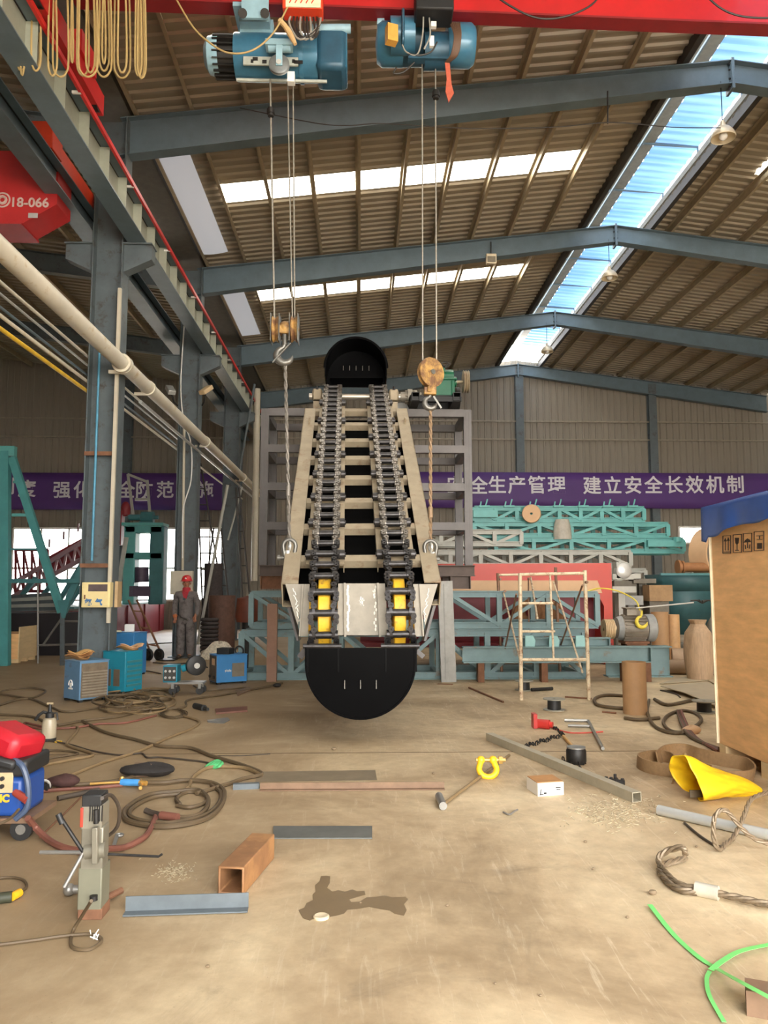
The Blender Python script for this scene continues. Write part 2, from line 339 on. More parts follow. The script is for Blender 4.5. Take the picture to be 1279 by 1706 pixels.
# left bay rafters
for i,y in enumerate(TY[2:5]):
    m=MB(); m.ibeam((-4.1,y,zs(-4.1)-.5),(-16,y,zs(-16)-.45),.45,.2,.014); tag(m.build('roof_rafter',STEELG,smooth=0),'dark rafter of the left bay roof '+['beside the nearest column','beside the second column','beside the third column'][i],'rafter')
# ================================================================ end wall, windows
YW=28.9
wx0,wx1=-14.2,15.8
wins=[(P(24,880,YW),P(158,1000,YW)),(P(188,880,YW),P(307,1000,YW)),(P(322,880,YW),P(376,1000,YW)),(P(1130,878,YW),P(1215,905,YW))]
def wcorr(mb,x0,x1,z0,z1,z0b=None,z1b=None,per=.25,h=.03):
    n=max(1,round((x1-x0)/per)); p=(x1-x0)/n; xs=[]
    for i in range(n): a=x0+i*p; xs+=[(a,0),(a+p*.62,0),(a+p*.7,h),(a+p*.92,h)]
    xs.append((x1,0)); vs=[];fs=[]
    for x,d in xs:
        zt=z1(x) if callable(z1) else z1; vs+=[(x,YW-d,z0),(x,YW-d,zt)]
    for i in range(len(xs)-1): fs.append((2*i,2*i+2,2*i+3,2*i+1))
    mb.add(vs,fs)
w=MB(); top=lambda x:zs(x)+.05
xs=[wx0]
for a,b in wins: xs+=[a.x,b.x]
xs+=[wx1]
for i in range(0,len(xs),2): wcorr(w,xs[i],xs[i+1],0,top)
for a,b in wins: wcorr(w,a.x,b.x,0,b.z); wcorr(w,a.x,b.x,a.z,top)
struct(w.build('wall_back',WALLS,smooth=0))
GL=bpy.data.materials.new('window_glass'); GL.use_nodes=True; b_=GL.node_tree.nodes['Principled BSDF']; b_.inputs['Transmission Weight'].default_value=1; b_.inputs['Roughness'].default_value=.03; b_.inputs['IOR'].default_value=1.05; b_.inputs['Base Color'].default_value=(.95,.97,1,1)
for i,(a,b) in enumerate(wins):
    t=thing('window_%d'%(i+1),None,None,((a.x+b.x)/2,YW,b.z)); struct(t)
    m=MB(); W=b.x-a.x; n=max(2,round(W/1.0))
    for k in range(n+1): x=a.x+W*k/n; m.box((x,YW-.03,(a.z+b.z)/2),(.06,.08,a.z-b.z))
    for z in (a.z,b.z)+(((a.z+b.z)/2-.15,) if i<3 else ()): m.box(((a.x+b.x)/2,YW-.03,z),(W,.08,.07))
    m.build('window_frame',WHITE,t)
    m=MB(); m.box(((a.x+b.x)/2,YW,(a.z+b.z)/2),(W,.006,a.z-b.z)); m.build('glass_pane',GL,t)
# side walls
m=MB(); m.box((15.85,12.4,4.6),(.1,33,9.2)); struct(m.build('added_wall_right',WALLS,smooth=0))  # unseen right wall, added to contain the light
m=MB(); m.box((-14.25,12.4,5.2),(.1,33,10.4)); struct(m.build('wall_left',WALLS,smooth=0))
m=MB()
for x0_,x1_,z0_,z1_ in ((-14.2,-1.2,0,9.3),(11.5,15.8,0,10.2),(-1.2,11.5,6.6,10.3)): m.box(((x0_+x1_)/2,Y0+.02,(z0_+z1_)/2),(x1_-x0_,.08,z1_-z0_))
struct(m.build('added_wall_front',WALLS,smooth=0))  # unseen front wall, added; its opening is shaped to keep the left darker
# girts on end wall
for i,(y,lab) in enumerate(((703,'upper'),(733,'lower'))):
    z=P(900,y,YW).z; m=MB(); m.bar((wx0,YW-.09,z),(wx1,YW-.09,z),.06,.05); struct(m.build('trim_%d'%(i+1),M('girt',(150,140,122),.5,.2),smooth=0))
# end wall columns
for px,lab in ((865,'beside the machine stand'),(1086,'right of the roof ridge'),(214,'behind the near left column'),(398,'behind the lattice tower')):
    x=P(px,700,YW-.2).x; m=MB(); m.ibeam((x,YW-.2,0),(x,YW-.2,zs(x)-.3),.24,.3,.014,up=(0,1,0)); tag(m.build('wall_column',STEELG,smooth=0),'slim grey steel column on the end wall, '+lab,'column')
m=MB(); a=[(px,y) for px,y in ((-3.75,0),(RX,0),(15.5,0))]
# banners
PURP=M('purple_banner',(86,52,118),.55,0,.06,1); LET=M('banner_lettering',(226,222,226),.6,0,.03)
def banner(xa,xb,ya,yb,chars,lab,size):
    a=P(xa,ya,YW-.34); b=P(xb,yb,YW-.34); t=thing('banner',lab,'banner',((a.x+b.x)/2,YW-.34,b.z))
    m=MB(); m.surf(lambda u,v:V(a.x+(b.x-a.x)*u,YW-.34+.015*math.sin(u*40)*v,a.z+(b.z-a.z)*v),60,4); m.build('banner_cloth',PURP,t,solid=.01)
    for ch,px,py in chars:
        c=P(px,py,YW-.36); mb=text_mb(ch,size,.012,.004); place(mb,(c.x,YW-.37,c.z),(1,0,0),(0,0,1)); mb.build('character',LET,t,smooth=0)
cs=[(c,798.5+35.3*i-15+12,811) for i,c in enumerate('全生产管理')]
cs=[('安',759,810),('全',797,811)]+[(c,828+33*i,810) for i,c in enumerate('生产管理')]+[(c,986+34.1*i,811-.25*i) for i,c in enumerate('建立安全长效机制')]
banner(660,1279+60,786,848,cs,'purple safety banner with white characters on the end wall, right of the machine',.70)
cs=[('制',10,812),('度',45,816),('强',103,818),('化',137,818),('安',170,818),('全',210,818),('防',240,818),('范',275,818),('措',308,818),('施',341,818)]
banner(-40,374,787,850,cs,'purple safety banner with white characters behind the left columns',.66)
# ================================================================ inclined chain conveyor hung in the centre
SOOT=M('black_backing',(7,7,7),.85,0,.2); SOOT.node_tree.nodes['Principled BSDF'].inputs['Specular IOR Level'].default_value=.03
BARE=M('bare_steel_plate',(160,146,122),.55,.25,.14,5,rust=(140,116,92),ramt=.25,rscale=6)
BARE2=M('weld_dusted_steel',(138,131,118),.5,.3,.14,7)
IRON=M('chain_iron',(66,64,64),.36,.7,.3,14)
IRON2=M('chain_iron_lit',(132,126,118),.36,.7,.35,14)  # lighter plate iron, with the chain's upward highlights put into the colour
YEL=M('sprocket_yellow',(232,182,48),.5,0,.15,8,rust=(150,105,60),ramt=.15,rscale=9)
WELD=M('chalk_white',(236,232,220),.7,0,.1)
MILL=M('mill_scale_steel',(92,88,86),.5,.3,.16,4)
MO=P(602,970,8.1); MT=P(593,682,12.4); mu=(MT-MO).normalized(); mn=Vector((1,0,0)).cross(mu).normalized(); mx_=mu.cross(mn).normalized(); ML=5.2
def mp(x,u,n): return MO+mx_*x+mu*u+mn*n
B3=Matrix((mx_,mu,mn)).transposed()
def mbox(mb,x0,x1,u0,u1,n0,n1):
    mb.box(mp((x0+x1)/2,(u0+u1)/2,(n0+n1)/2),(abs(x1-x0),abs(u1-u0),abs(n1-n0)),M3=B3)
mach=thing('chain_conveyor','large inclined steel conveyor with two heavy chains and black end buckets','conveyor',(MO.x,10.2,0))
fr=MB()
for s in (-1,1):
    fr.box(mp(s*.745,ML/2,-.01),(.18,ML,.02),M3=B3); mbox(fr,s*.835,s*.82,0,ML,0,-.3); mbox(fr,s*.835,s*.66,0,ML,-.29,-.3)
fr.build('side_rail',BARE,mach,bevel=.003)
rung=[.507,1.234,1.909,2.583,3.239,3.88,4.539,5.16]
for u in rung:
    m=MB(); mbox(m,-.66,.66,u-.065,u+.065,-.012,-.03); mbox(m,-.66,.66,u-.065,u-.05,-.03,-.1); m.build('cross_bar',BARE,mach)
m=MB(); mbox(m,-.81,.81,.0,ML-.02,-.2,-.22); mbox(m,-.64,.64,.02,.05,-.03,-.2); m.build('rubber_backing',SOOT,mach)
for s in (-1,1):
    for xi in (.215,.555):
        m=MB(); mbox(m,s*(xi-.035),s*(xi+.035),.35,ML+.25,.012,-.012); mbox(m,s*(xi-.035),s*(xi-.025),.35,ML+.25,.0,-.1); m.build('chain_rail',BARE,mach)
    for k,u in enumerate(rung):
        for xi in (.385-.175,.385+.175):
            m=MB(); a=mp(s*xi-.035,u-.03+ (0 if k<7 else .2),.05); m.rod(a,a+mx_*.07,.055,12); m.rod(a-mx_*.012,a+mx_*.082,.025,8); m.build('guide_roller',IRON,mach)
    m=MB(); q=mp(s*.745,4.55,0); m.prism([q+mu*.06+mn*.0,q+mu*.05+mn*.09,q-mu*.05+mn*.09,q-mu*.06],mx_*.025); m.build('lifting_lug',BARE,mach)
# chains
r0=.5; cc=mp(0,-.02,.1)-mn*r0      # tail centre
pt=.2225; path=[]
tot=6.0
def chain_pos(d):       # d from head downward: straight to u=-.02, then round the tail
    Ls=5.95+.02
    if d<0:
        a=d/.3; c=mp(0,5.95,.1-.3); v=mn*math.cos(a)-mu*math.sin(a); return c+v*.3,v
    if d<=Ls: return mp(0,5.95-d,.1),mn
    a=(d-Ls)/r0; v=mn*math.cos(a)-mu*math.sin(a); return cc+v*r0,v
NR=34
for s in (-1,1):
    cx=s*.385
    ch=MB()
    pos=[chain_pos(-.25+pt*i) for i in range(NR)]
    root=None
    for i in range(NR):
        p,v=pos[i]; c=p+mx_*cx
        m=MB(); m.rod(c-mx_*.08,c+mx_*.08,.036,14); m.rod(c-mx_*.125,c+mx_*.125,.024,8)
        if i==0:
            root=MB().rod(c-mx_*.13,c+mx_*.13,.026,10).build('drive_chain',IRON2,mach)
        m.build('roller',IRON,root)
        if i<NR-1:
            p2,v2=pos[i+1]; t=(p2-p); Lg=t.length; t.normalize(); mm=(v+v2).normalized()
            for e in (-1,1):
                out=[];N=7
                def pr(al,ac):
                    w=min(1,max(0,(al/Lg-.25)/.5)); w=w*w*(3-2*w)
                    return p+t*al+mm*ac+mx_*(cx+e*(.112-.03*w))
                for k in range(N): a=PI/2+PI*k/(N-1); out.append(pr(math.cos(a)*.046,math.sin(a)*.046))
                out.append(pr(Lg*.5,-.028))
                for k in range(N): a=-PI/2+PI*k/(N-1); out.append(pr(Lg+math.cos(a)*.046,math.sin(a)*.046))
                out.append(pr(Lg*.5,.028))
                q=MB(); n_=len(out); w=mx_*(e*.03); vs=out+[o_+w for o_ in out]
                # split in left/right halves so the cranked plate stays planar enough
                q.add(vs,[tuple(range(0,8))+(15,),tuple(range(7,16)),tuple(n_+i_ for i_ in (15,7,6,5,4,3,2,1,0)),tuple(n_+i_ for i_ in range(15,6,-1))]+[(i_,(i_+1)%n_,(i_+1)%n_+n_,i_+n_) for i_ in range(n_)])
                for al in (.03,Lg*.36,Lg*.72):
                    o_=pr(al,.03)+w*.5; q.lathe([(.010,-.03),(.010,.022),(.03,.022),(.03,-.03)],o_,mm,10,closed=True)
                q.build('link_plate',IRON if i>24 else IRON2,root)
# tail sprockets
for s in (-1,1):
    c=cc+mx_*s*.385; m=MB()
    m.lathe([(.05,-.06),(.43,-.06),(.44,-.05),(.44,.05),(.43,.06),(.05,.06)],c,mx_,40)
    for e in (-1,1): m.lathe([(.05,e*.13),(.2,e*.13),(.2,e*.17),(.05,e*.17)],c,mx_,36)
    m.build('tail_sprocket',YEL,mach,smooth=30)
m=MB(); m.rod(cc-mx_*.62,cc+mx_*.62,.06,16); m.build('tail_shaft',IRON2,mach)
# front apron below the frame
def AP(x,y,dY=0): return P(x,y,8.08+dY)
def plate(poly,name='apron_plate',mat=BARE2,th=.012,dY=0):
    m=MB(); m.prism([AP(x,y,dY) for x,y in poly],(0,th,0)); return m.build(name,mat,mach)
ap=plate([(563,972),(641,972),(647,1060),(561,1060)])
for x0,x1 in ((574,575),(629,633)):
    m=MB(); a,b=AP(x0,971,-.02),AP(x1,1061,-.02); m.bar(a,b,.02,.05,(0,1,0)); m.build('stiffener',BARE2,ap)
m=MB()
for k in range(14):
    y=978+76*k/14; m.ball(AP(580+random.uniform(-1.5,1.5),y,-.004),.012,6,(1,.3,2)); 
    if random.random()<.6: m.ball(AP(625+random.uniform(-2,2),y,-.004),.01,6,(1,.3,2))
for px,py,qx,qy in ((601,994,600,1006),(604,996,603,1009),(598,1001,607,1000),(599,1005,606,1009),(621,984,624,990),(624,984,622,992)): m.bar(AP(px,py,-.004),AP(qx,qy,-.004),.012,.004,(0,1,0))
m.build('chalk_mark',WELD,ap)
m=MB(); m.prism([AP(563,1060,0),AP(647,1060,0),AP(647,1060,.5),AP(563,1060,.5)],(0,0,.01)); m.build('apron_floor',BARE2,ap)
for s in (-1,1):
    X=lambda x:602+(602-x if s>0 else x-602)
    a=plate([(X(475),973),(X(507),973),(X(496),1043)],'gusset'); b=plate([(X(504),973),(X(516),973),(X(513),1060),(X(498),1060)])
    m=MB(); m.bar(AP(X(505),973,-.02),AP(X(499),1060,-.02),.016,.04,(0,1,0)); m.build('stiffener',BARE2,b)
    m=MB()
    for k in range(10):
        t=k/10; m.bar(AP(X(488+12*t+random.uniform(-3,3)),980+55*t,-.003),AP(X(491+7*t+random.uniform(-3,3)),986+55*t,-.003),.008,.004,(0,1,0))
    m.build('chalk_mark',WELD,a)
    m=MB(); m.prism([AP(X(474),995,.25),AP(X(479),995,.25),AP(X(498),1068,.25),AP(X(494),1068,.25)],(0,.3,0)); m.build('side_web',MILL,mach)
m=MB(); m.bar(P(572,1086,8.0),P(640,1086,8.0),.05,.04); m.bar(P(500,1086,8.1),P(508,1092,8.1),.04,.1); m.bar(P(702,1086,8.1),P(697,1092,8.1),.04,.1); m.build('lower_cross_beam',MILL,mach)
# buckets
GLB=M('black_gloss_paint',(8,8,9),.3,0,.2,4); GLB.node_tree.nodes['Principled BSDF'].inputs['Specular IOR Level'].default_value=.045
def bucket(c,ux,ud,uo,rad,dep,lab):
    # c: centre of the straight edge; ud: direction of the round side; uo: outward (plate) direction
    n=32; m=MB(); sh=[]
    prof=[(rad*1.0,-.16)]+[(rad*math.cos(PI*k/n),rad*math.sin(PI*k/n)) for k in range(n+1)]+[(-rad,-.16)]
    vs=[];
    for a,b in prof:
        for k,(rr,d) in enumerate(((1,0),(1,1),(.965,1),(.965,0))): vs.append(c+ux*a*rr+ud*b*rr-uo*dep*d)
    N=len(prof); fs=[]
    for i in range(N-1):
        for k in range(4): l=(k+1)%4; fs.append((i*4+k,(i+1)*4+k,(i+1)*4+l,i*4+l))
    fs+=[(0,1,2,3),tuple((N-1)*4+k for k in (3,2,1,0))]
    m.add(vs,fs); b=m.build('bucket',GLB,mach,smooth=35)
    m=MB(); m.prism([c+ux*a*.97+ud*q*.97-uo*.012 for a,q in prof],-uo*.012); m.build('end_plate',GLB,b)
    m=MB()
    pts=[c+ux*rad*math.cos(PI*k/n)*1.01+ud*rad*math.sin(PI*k/n)*1.01-uo*dep*.98 for k in range(n+1)]; m.tube(pts,.018,6); m.build('rim_bead',GLB,b)
    for k in (-2,-1,0,1,2):
        if abs(k)==2 and uo.y<0: continue
        m=MB(); q=c+ux*.155*k*(1 if uo.y<0 else .75)+ud*.2+uo*(.01 if uo.y<0 else -.03); m.box(q,(.008,.012,.085)); m.build('pale_mark',M('pale_mark_grey',(120,116,108),.6),b)  # short pale upright marks set on the bucket plate
    return b
bucket(P(600.5,1106,7.74),Vector((1,0,0)),Vector((0,.06,-1)).normalized(),Vector((0,-1,-.06)).normalized(),.548,.55,'')
bucket(P(593,632,13.75),Vector((1,0,0)),Vector((0,0,1)),Vector((0,1,0)),.535,.75,'')
m=MB(); hY=13.75; a,b=P(548,618,hY),P(640,618,hY); m.prism([P(548,628,hY),P(640,628,hY),P(634,645,hY-.2),P(553,645,hY-.2)],(0,.02,0)); m.build('bucket_back_plate',GLB,mach)
for s in (-1,1):   # hangers of the lower bucket
    for e in (-1,1):
        m=MB(); c=cc+mx_*(s*.385+e*.15); m.prism([V(c.x,7.74,.98),V(c.x,7.86,.98),V(c.x,7.95,.68),V(c.x,7.74,.68)],(.015,0,0)); m.build('bucket_hanger',GLB,mach)
    c=V(mp(s*.385,0,0).x,7.76,.93); m=MB(); m.rod(c-V(.19,0,0),c+V(.19,0,0),.026,12); m.build('attachment_pin',IRON,mach)
# head shaft with bearings
hc=mp(0,5.95,.1-.3); hc=V(hc.x,hc.y,hc.z+.13)
m=MB(); m.rod(V(hc.x-.8,hc.y,hc.z),V(hc.x+1.0,hc.y,hc.z),.055,16); m.build('head_shaft',M('bright_shaft',(190,182,168),.3,.7,.1),mach)
for s in (-1,1):
    m=MB(); m.lathe([(.04,-.05),(.24,-.05),(.24,.05),(.04,.05)],hc+V(s*.385,0,-.1),(1,0,0),24); m.build('head_sprocket',IRON,mach)
    x=hc.x+s*.66; b=MB(); b.box((x,hc.y,hc.z+.02),(.15,.2,.2)); b.rod((x-.085,hc.y,hc.z+.02),(x+.085,hc.y,hc.z+.02),.1,18); o=b.build('bearing_block',BARE,mach,bevel=.02)
    m=MB(); m.box((x,hc.y,(hc.z-.1+4.28)/2+.0),(.13,.16,hc.z-.1-4.28)); m.box((x,hc.y-.3,4.36),(.13,.7,.1)); m.build('bearing_post',BARE,mach)
    m=MB(); m.rod((x,hc.y-.1,hc.z+.1),(x,hc.y-.1,hc.z+.16),.02,8); m.build('grease_bolt',IRON,o)
m=MB(); x0=hc.x+.78; m.rod((x0,hc.y,hc.z),(x0+.36,hc.y,hc.z),.085,18); m.rod((x0+.12,hc.y,hc.z),(x0+.2,hc.y,hc.z),.14,18); m.rod((x0+.24,hc.y,hc.z),(x0+.28,hc.y,hc.z),.12,18)
for k in range(6): a=PI*k/3; m.rod((x0+.08,hc.y+.11*math.cos(a),hc.z+.11*math.sin(a)),(x0+.24,hc.y+.11*math.cos(a),hc.z+.11*math.sin(a)),.014,6)
m.build('shaft_coupling',BARE2,mach)
# gear reducer on its base
GRN=M('gear_green',(16,92,64),.35,0,.12,5,coat=.3)
gx=1.13; gy=hc.y; gz=4.74
t=thing('gear_reducer','green gear reducer on a black base beside the top end of the conveyor','gearbox',(1.3,gy,4.52))
m=MB(); m.box((1.44,gy,gz+.16),(.5,.46,.32)); m.box((1.44,gy,gz+.33),(.56,.52,.035)); m.box((1.44,gy,gz+.03),(.58,.5,.04))
for sx in (-.2,.2): m.box((1.44+sx,gy-.235,gz+.16),(.03,.03,.3))
m.build('lower_housing',GRN,t,bevel=.012)
m=MB(); m.rod((1.2,gy,gz+.35),(1.68,gy,gz+.35),.2,20); m.box((1.38,gy,gz+.5),(.3,.3,.1)); m.rod((1.68,gy,gz+.34),(1.74,gy,gz+.34),.09,16); m.build('upper_housing',GRN,t)
m=MB(); m.rod((1.68,gy,gz+.34),(1.9,gy,gz+.34),.028,12); m.build('input_shaft',BARE,t)
m=MB(); m.lathe([(.03,-.05),(.19,-.05),(.2,-.04),(.17,-.02),(.2,0),(.17,.02),(.2,.04),(.19,.05),(.03,.05)],(1.9,gy-.05,gz+.33),(1,0,0),28); m.build('drive_pulley',BARE,t)
m=MB(); m.lathe([(.03,-.03),(.2,-.03),(.2,.03),(.03,.03)],(1.8,gy+.3,gz+.12),(1,0,0),24); m.build('motor_pulley',DARK,t)
for k in range(5):
    m=MB(); pts=[(1.2+.05*k,gy-.05,gz+.53),(1.22+.07*k,gy-.1,gz+.68-.02*k),(1.4+.06*k,gy-.1,gz+.66-.03*(k%3)),(1.52,gy-.05,gz+.55)]; m.tube(smooth_path(pts,5),.008,5); m.build('wire_loop',DARK,t)
m=MB(); m.box((1.32,gy,4.72),(.84,.9,.02)); m.build('base_plate',BLACK,t)
for x in (.98,1.66): m=MB(); m.rect_tube((x,gy-.75,4.635),(x,gy+.6,4.635),.13,.14,.012); m.build('base_tube',BLACK,t)
m=MB(); m.box((1.32,gy,4.635),(.55,.04,.14)); m.bar((.9,gy-.7,4.6),(1.74,gy-.7,4.6),.02,.08); m.build('base_cross_member',BLACK,t)
m=MB(); m.rod((.8,gy+.1,4.62),(.8,gy+.5,4.62),.12,20); m.rod((.8,gy+.07,4.62),(.8,gy+.1,4.62),.1,18); m.build('motor_body',M('motor_grey',(150,150,146),.5),t); t.location.x-=.08
# ---------------------------------------------------------------- support stand
st=thing('support_stand','grey square tube stand behind the conveyor, holding its upper end','stand',(.1,13.5,1.9))
x0,x1=P(442,700,12.95).x,P(778,700,12.95).x; zb=1.885; zt=4.52
for y in (12.95,14.2):
    for x in (x0,x1):
        m=MB(); m.rect_tube((x,y,zb),(x,y,zt-.0),.13,.13,.01); m.box((x-.034,y-.068,(zb+zt)/2),(.006,.006,zt-zb)); m.box((x+.02,y-.068,(zb+zt)/2),(.006,.006,zt-zb)); m.build('post',MILL,st)
    for yy in (689,749,812,877):
        z=P(700,yy,12.95).z; m=MB(); m.rect_tube((x0+.065,y,z),(x1-.065,y,z),.12,.13,.01); m.build('cross_bar',MILL,st)
for x in (x0,x1):
    for yy in (689,749,812,877):
        z=P(700,yy,12.95).z; m=MB(); m.rect_tube((x,13.02,z),(x,14.13,z),.12,.13,.01); m.build('side_bar',MILL,st)
for s,(xa,xb) in ((-1,(P(430,940,12.75).x,-.3)),(1,(.6,P(793,940,12.75).x))):
    for y in (12.95,14.2):
        m=MB(); m.ibeam((xa,y,1.79),(xb,y,1.79),.18,.2,.014); o=tag(m.build('base_beam',M('dark_beam',(86,72,64),.6,.2),smooth=0),'%s dark steel I beam under the %s foot of the conveyor stand'%('front' if y<13 else 'rear','left' if s<0 else 'right'),'beam')
        xc=xa+.2 if s<0 else xb-.25
        m=MB(); m.ibeam((xc,y,1.49),(xc,y,1.70),.34,.26,.014,up=(1,0,0)); tag(m.build('support_block',RUST if s<0 else M('dark_beam',(0,0,0)),smooth=0),'%s short steel block under the %s stand beam'%('front' if y<13 else 'rear','left' if s<0 else 'right'),'block')
# props
a,b=G(458,1136),P(458,1006,G(458,1136).y)
m=MB(); m.chan((a.x-.06,a.y,0),(a.x-.06,a.y,b.z),.16,.1,.012,up=(1,0,0)); tag(m.build('steel_prop',M('prop_brown',(142,108,88),.6,.1,.15,4),smooth=0),'brown upright steel channel standing on the floor left of the bucket','prop')
a,b=G(742,1136),P(742,968,G(742,1136).y)
m=MB(); m.chan((a.x+.05,a.y-.05,0),(a.x,a.y-.05,b.z),.24,.12,.014,up=(1,0,0)); m.bar((a.x+.02,a.y-.06,.05),(a.x,a.y-.06,b.z-.05),.05,.02,(0,1,0)); tag(m.build('steel_prop',M('prop_grey',(140,138,132),.5,.3,.2,4),smooth=0),'grey upright steel channel standing on the floor right of the bucket','prop')
# ================================================================ columns, runway beams, pipes
CX=-3.85; COLY=TY[2:5]
CLAB=['nearest grey steel column, with the cream gas box on it','second grey steel column, behind the person in the red helmet','third grey steel column, beside the leaning ladders']
CREAMW=M('cream_trunking',(190,182,162),.5,0,.08)
for i,y in enumerate(COLY):
    t=thing('steel_column',CLAB[i],'column',(CX,y,0))
    m=MB(); m.ibeam((CX,y,0),(CX,y,zs(CX)-.25),.46,.32,.018,up=(1,0,0)); m.build('column_shaft',STEELG,t,smooth=0)
    m=MB(); m.box((CX,y,.015),(.6,.5,.03)); m.build('base_plate',STEELG,t)
    for s in (-1,1):
        m=MB(); xs_=CX+s*.23; m.prism([(xs_,y-.1,6.74),(xs_+s*.42,y-.1,6.74),(xs_+s*.42,y-.1,6.5),(xs_,y-.1,6.3)],(0,.2,0)); m.box((xs_+s*.21,y,6.735),(.44,.3,.02)); m.build('corbel',STEELG,t)
    if i==0:
        m=MB(); m.box((CX+.215,y-.19,3.5),(.05,.05,5.0)); m.build('cable_trunking',CREAMW,t)
        m=MB(); m.rod((CX-.06,y-.18,1.9),(CX-.06,y-.18,5.3),.018,8); m.build('blue_pipe',M('blue_pipe',(70,140,170),.5),t)
        for yy in (755,942):
            z=P(175,yy,y-.2).z; m=MB(); m.box((CX-.02,y-.17,z),(.42,.02,.06)); m.build('rust_strap',RUST,t)
    if i==1:
        m=MB(); pts=[P(307,538,y-.25),P(301,640,y-.25),P(306,700,y-.25),P(318,740,y-.25),P(318,800,y-.25),P(305,850,y-.25),P(304,930,y-.25)]; m.tube(smooth_path(pts,6),.014,6); m.build('white_cable',WHITE,t)
        m=MB(); m.rod(P(307,700,y-.22),P(304,950,y-.22),.03,8); m.build('conduit',CREAMW,t)
BW=M('beam_web',(152,154,138),.5,.05,.14,3)
for s,xb,lab in ((1,-3.42,'long crane runway beam on the column corbels, carrying the thin red conductor rail'),(-1,-4.25,'crane runway beam on the far side of the columns, under the orange carriage')):
    t=thing('runway_beam',lab,'beam',(xb,12,6.75))
    m=MB(); zc,hh=(7.0,.5) if s>0 else (7.12,.34); m.ibeam((xb,Y0,zc),(xb,28.5,zc),hh,.28,.016,.01); m.build('beam_profile',BLUEG,t,smooth=0)
    m=MB()
    for k in range(int((28.5-Y0)/.75)):
        y=Y0+.2+.75*k; o=MB(); o.box((xb+s*.07,y,zc),(.13,.012,hh-.04)); o.build('stiffener',BW,t,smooth=0)
    m.box((xb+s*.004,12.2,zc),(.012,32.6,hh-.04)); m.build('web_plate',BW,t,smooth=0)
    m=MB(); m.box((xb,12.2,zc+hh/2+.0),(.05,32.5,.04)); m.build('crane_rail',DARK,t,smooth=0)
    if s>0:
        m=MB(); m.box((-3.235,12.2,7.2),(.035,32.5,.06)); m.build('conductor_rail',REDRAIL,t,smooth=0)
        for k in range(14): m=MB(); y=-2+2.1*k; m.box((-3.28,y,7.18),(.1,.03,.03)); m.build('rail_hanger',WHITE,t)
pt_=thing('duct_pipe','thick cream pipe running along the columns at mid height','pipe',(-3.5,15,4.78))
m=MB(); m.rod((-3.5,3.4,4.78),(-3.5,27.5,4.78),.105,24); m.build('pipe_body',CREAM,pt_)
for y in (11.3,12.6,17.3,22.9): m=MB(); m.rod((-3.5,y-.03,4.78),(-3.5,y+.03,4.78),.125,20); m.box((-3.6,y,4.68),(.24,.05,.05)); m.build('pipe_clamp',CREAM,pt_)
m=MB(); m.rod((-3.5,11.15,4.78),(-3.5,11.22,4.78),.14,20); m.rod((-3.5,11.24,4.78),(-3.5,11.31,4.78),.14,20); m.build('flange_joint',CREAM,pt_)
for k,(dx,z,r,mt,l) in enumerate(((-4.12,4.98,.022,CREAM,'uppermost thin cream service pipe left of the near column'),(-4.1,4.83,.016,SILVER,'thin grey service pipe second from the top of the stack'),(-4.14,4.71,.018,BLUEG,'dark thin service pipe between the grey and cream ones'),(-4.12,4.6,.024,CREAM,'cream service pipe directly above the yellow pipe'),(-4.13,4.46,.028,YELPIPE,'yellow gas pipe, lowest of the service pipes by the near column'))):
    m=MB(); m.rod((dx,3,z),(dx,(27 if k in (0,3) else 17.3) if k<4 else 11.7,z),r,10); tag(m.build('service_pipe',mt),l,'pipe')
m=MB(); m.rod((-3.62,12.6,4.55),(-3.62,27,4.55),.03,10); tag(m.build('service_pipe',SILVER),'bright silver pipe just under the thick cream pipe beyond the near column','pipe')
m=MB(); x=P(426,800,23.4).x; m.rod((x,23.4,P(426,968,23.4).z),(x,23.4,P(426,648,23.4).z),.1,14); tag(m.build('downpipe',CREAMW),'pale vertical downpipe standing just left of the conveyor stand','pipe')
# left bay crane
t=thing('crane_girder','dark red crane girder of the left bay lettered 18-066','crane girder',(-8,10.5,6.3))
REDD=M('dull_red_paint',(176,36,36),.5,0,.15,2)
gb=P(60,372,10.4).z; gt=P(60,252,10.4).z; xr=P(97,340,10.4).x-.02
m=MB(); m.prism([(-13.5,10.4,gt),(xr,10.4,gt),(xr,10.4,gb+.28),(xr-.45,10.4,gb),(-13.5,10.4,gb)],(0,.5,0)); m.build('girder_web',REDD,t,smooth=0)
m=MB(); m.box(((-13.5+xr)/2-.2,10.65,gb-.02),(13.5+xr-.5,.6,.03)); m.build('bottom_flange',REDD,t)
LT=M('faded_white_paint',(196,170,160),.7)
mb=text_mb('18-066',.19,.004,.003); place(mb,P(49,338,10.39),(1,0,0),(0,0,1)); mb.build('number',LT,t,smooth=0)
m=MB(); m.torus(P(4,333,10.392),(0,1,0),.1,.012,20,6); m.torus(P(4,333,10.392),(0,1,0),.05,.02,12,6); m.build('round_emblem',LT,t)
m=MB(); m.box(P(55,359,10.39),(.13,.006,.07)); m.build('rating_plate',SILVER,t)
t=thing('end_carriage','bright orange crane carriage on the left runway beam','carriage',(-4.25,11.2,7.3))
m=MB(); m.box((-4.25,11.25,7.42),(.24,2.5,.26)); m.box((-4.25,10.05,7.5),(.3,.35,.38)); m.build('carriage_body',ORANGE,t,bevel=.01)
for y in (10.1,12.4): m=MB(); m.rod((-4.33,y,7.4),(-4.17,y,7.4),.11,18); m.build('wheel',DARK,t)
for y in (11.6,12.1): m=MB(); m.rod((-4.128,y,7.42),(-4.12,y,7.42),.035,12); m.build('hole_cap',BLACK,t)
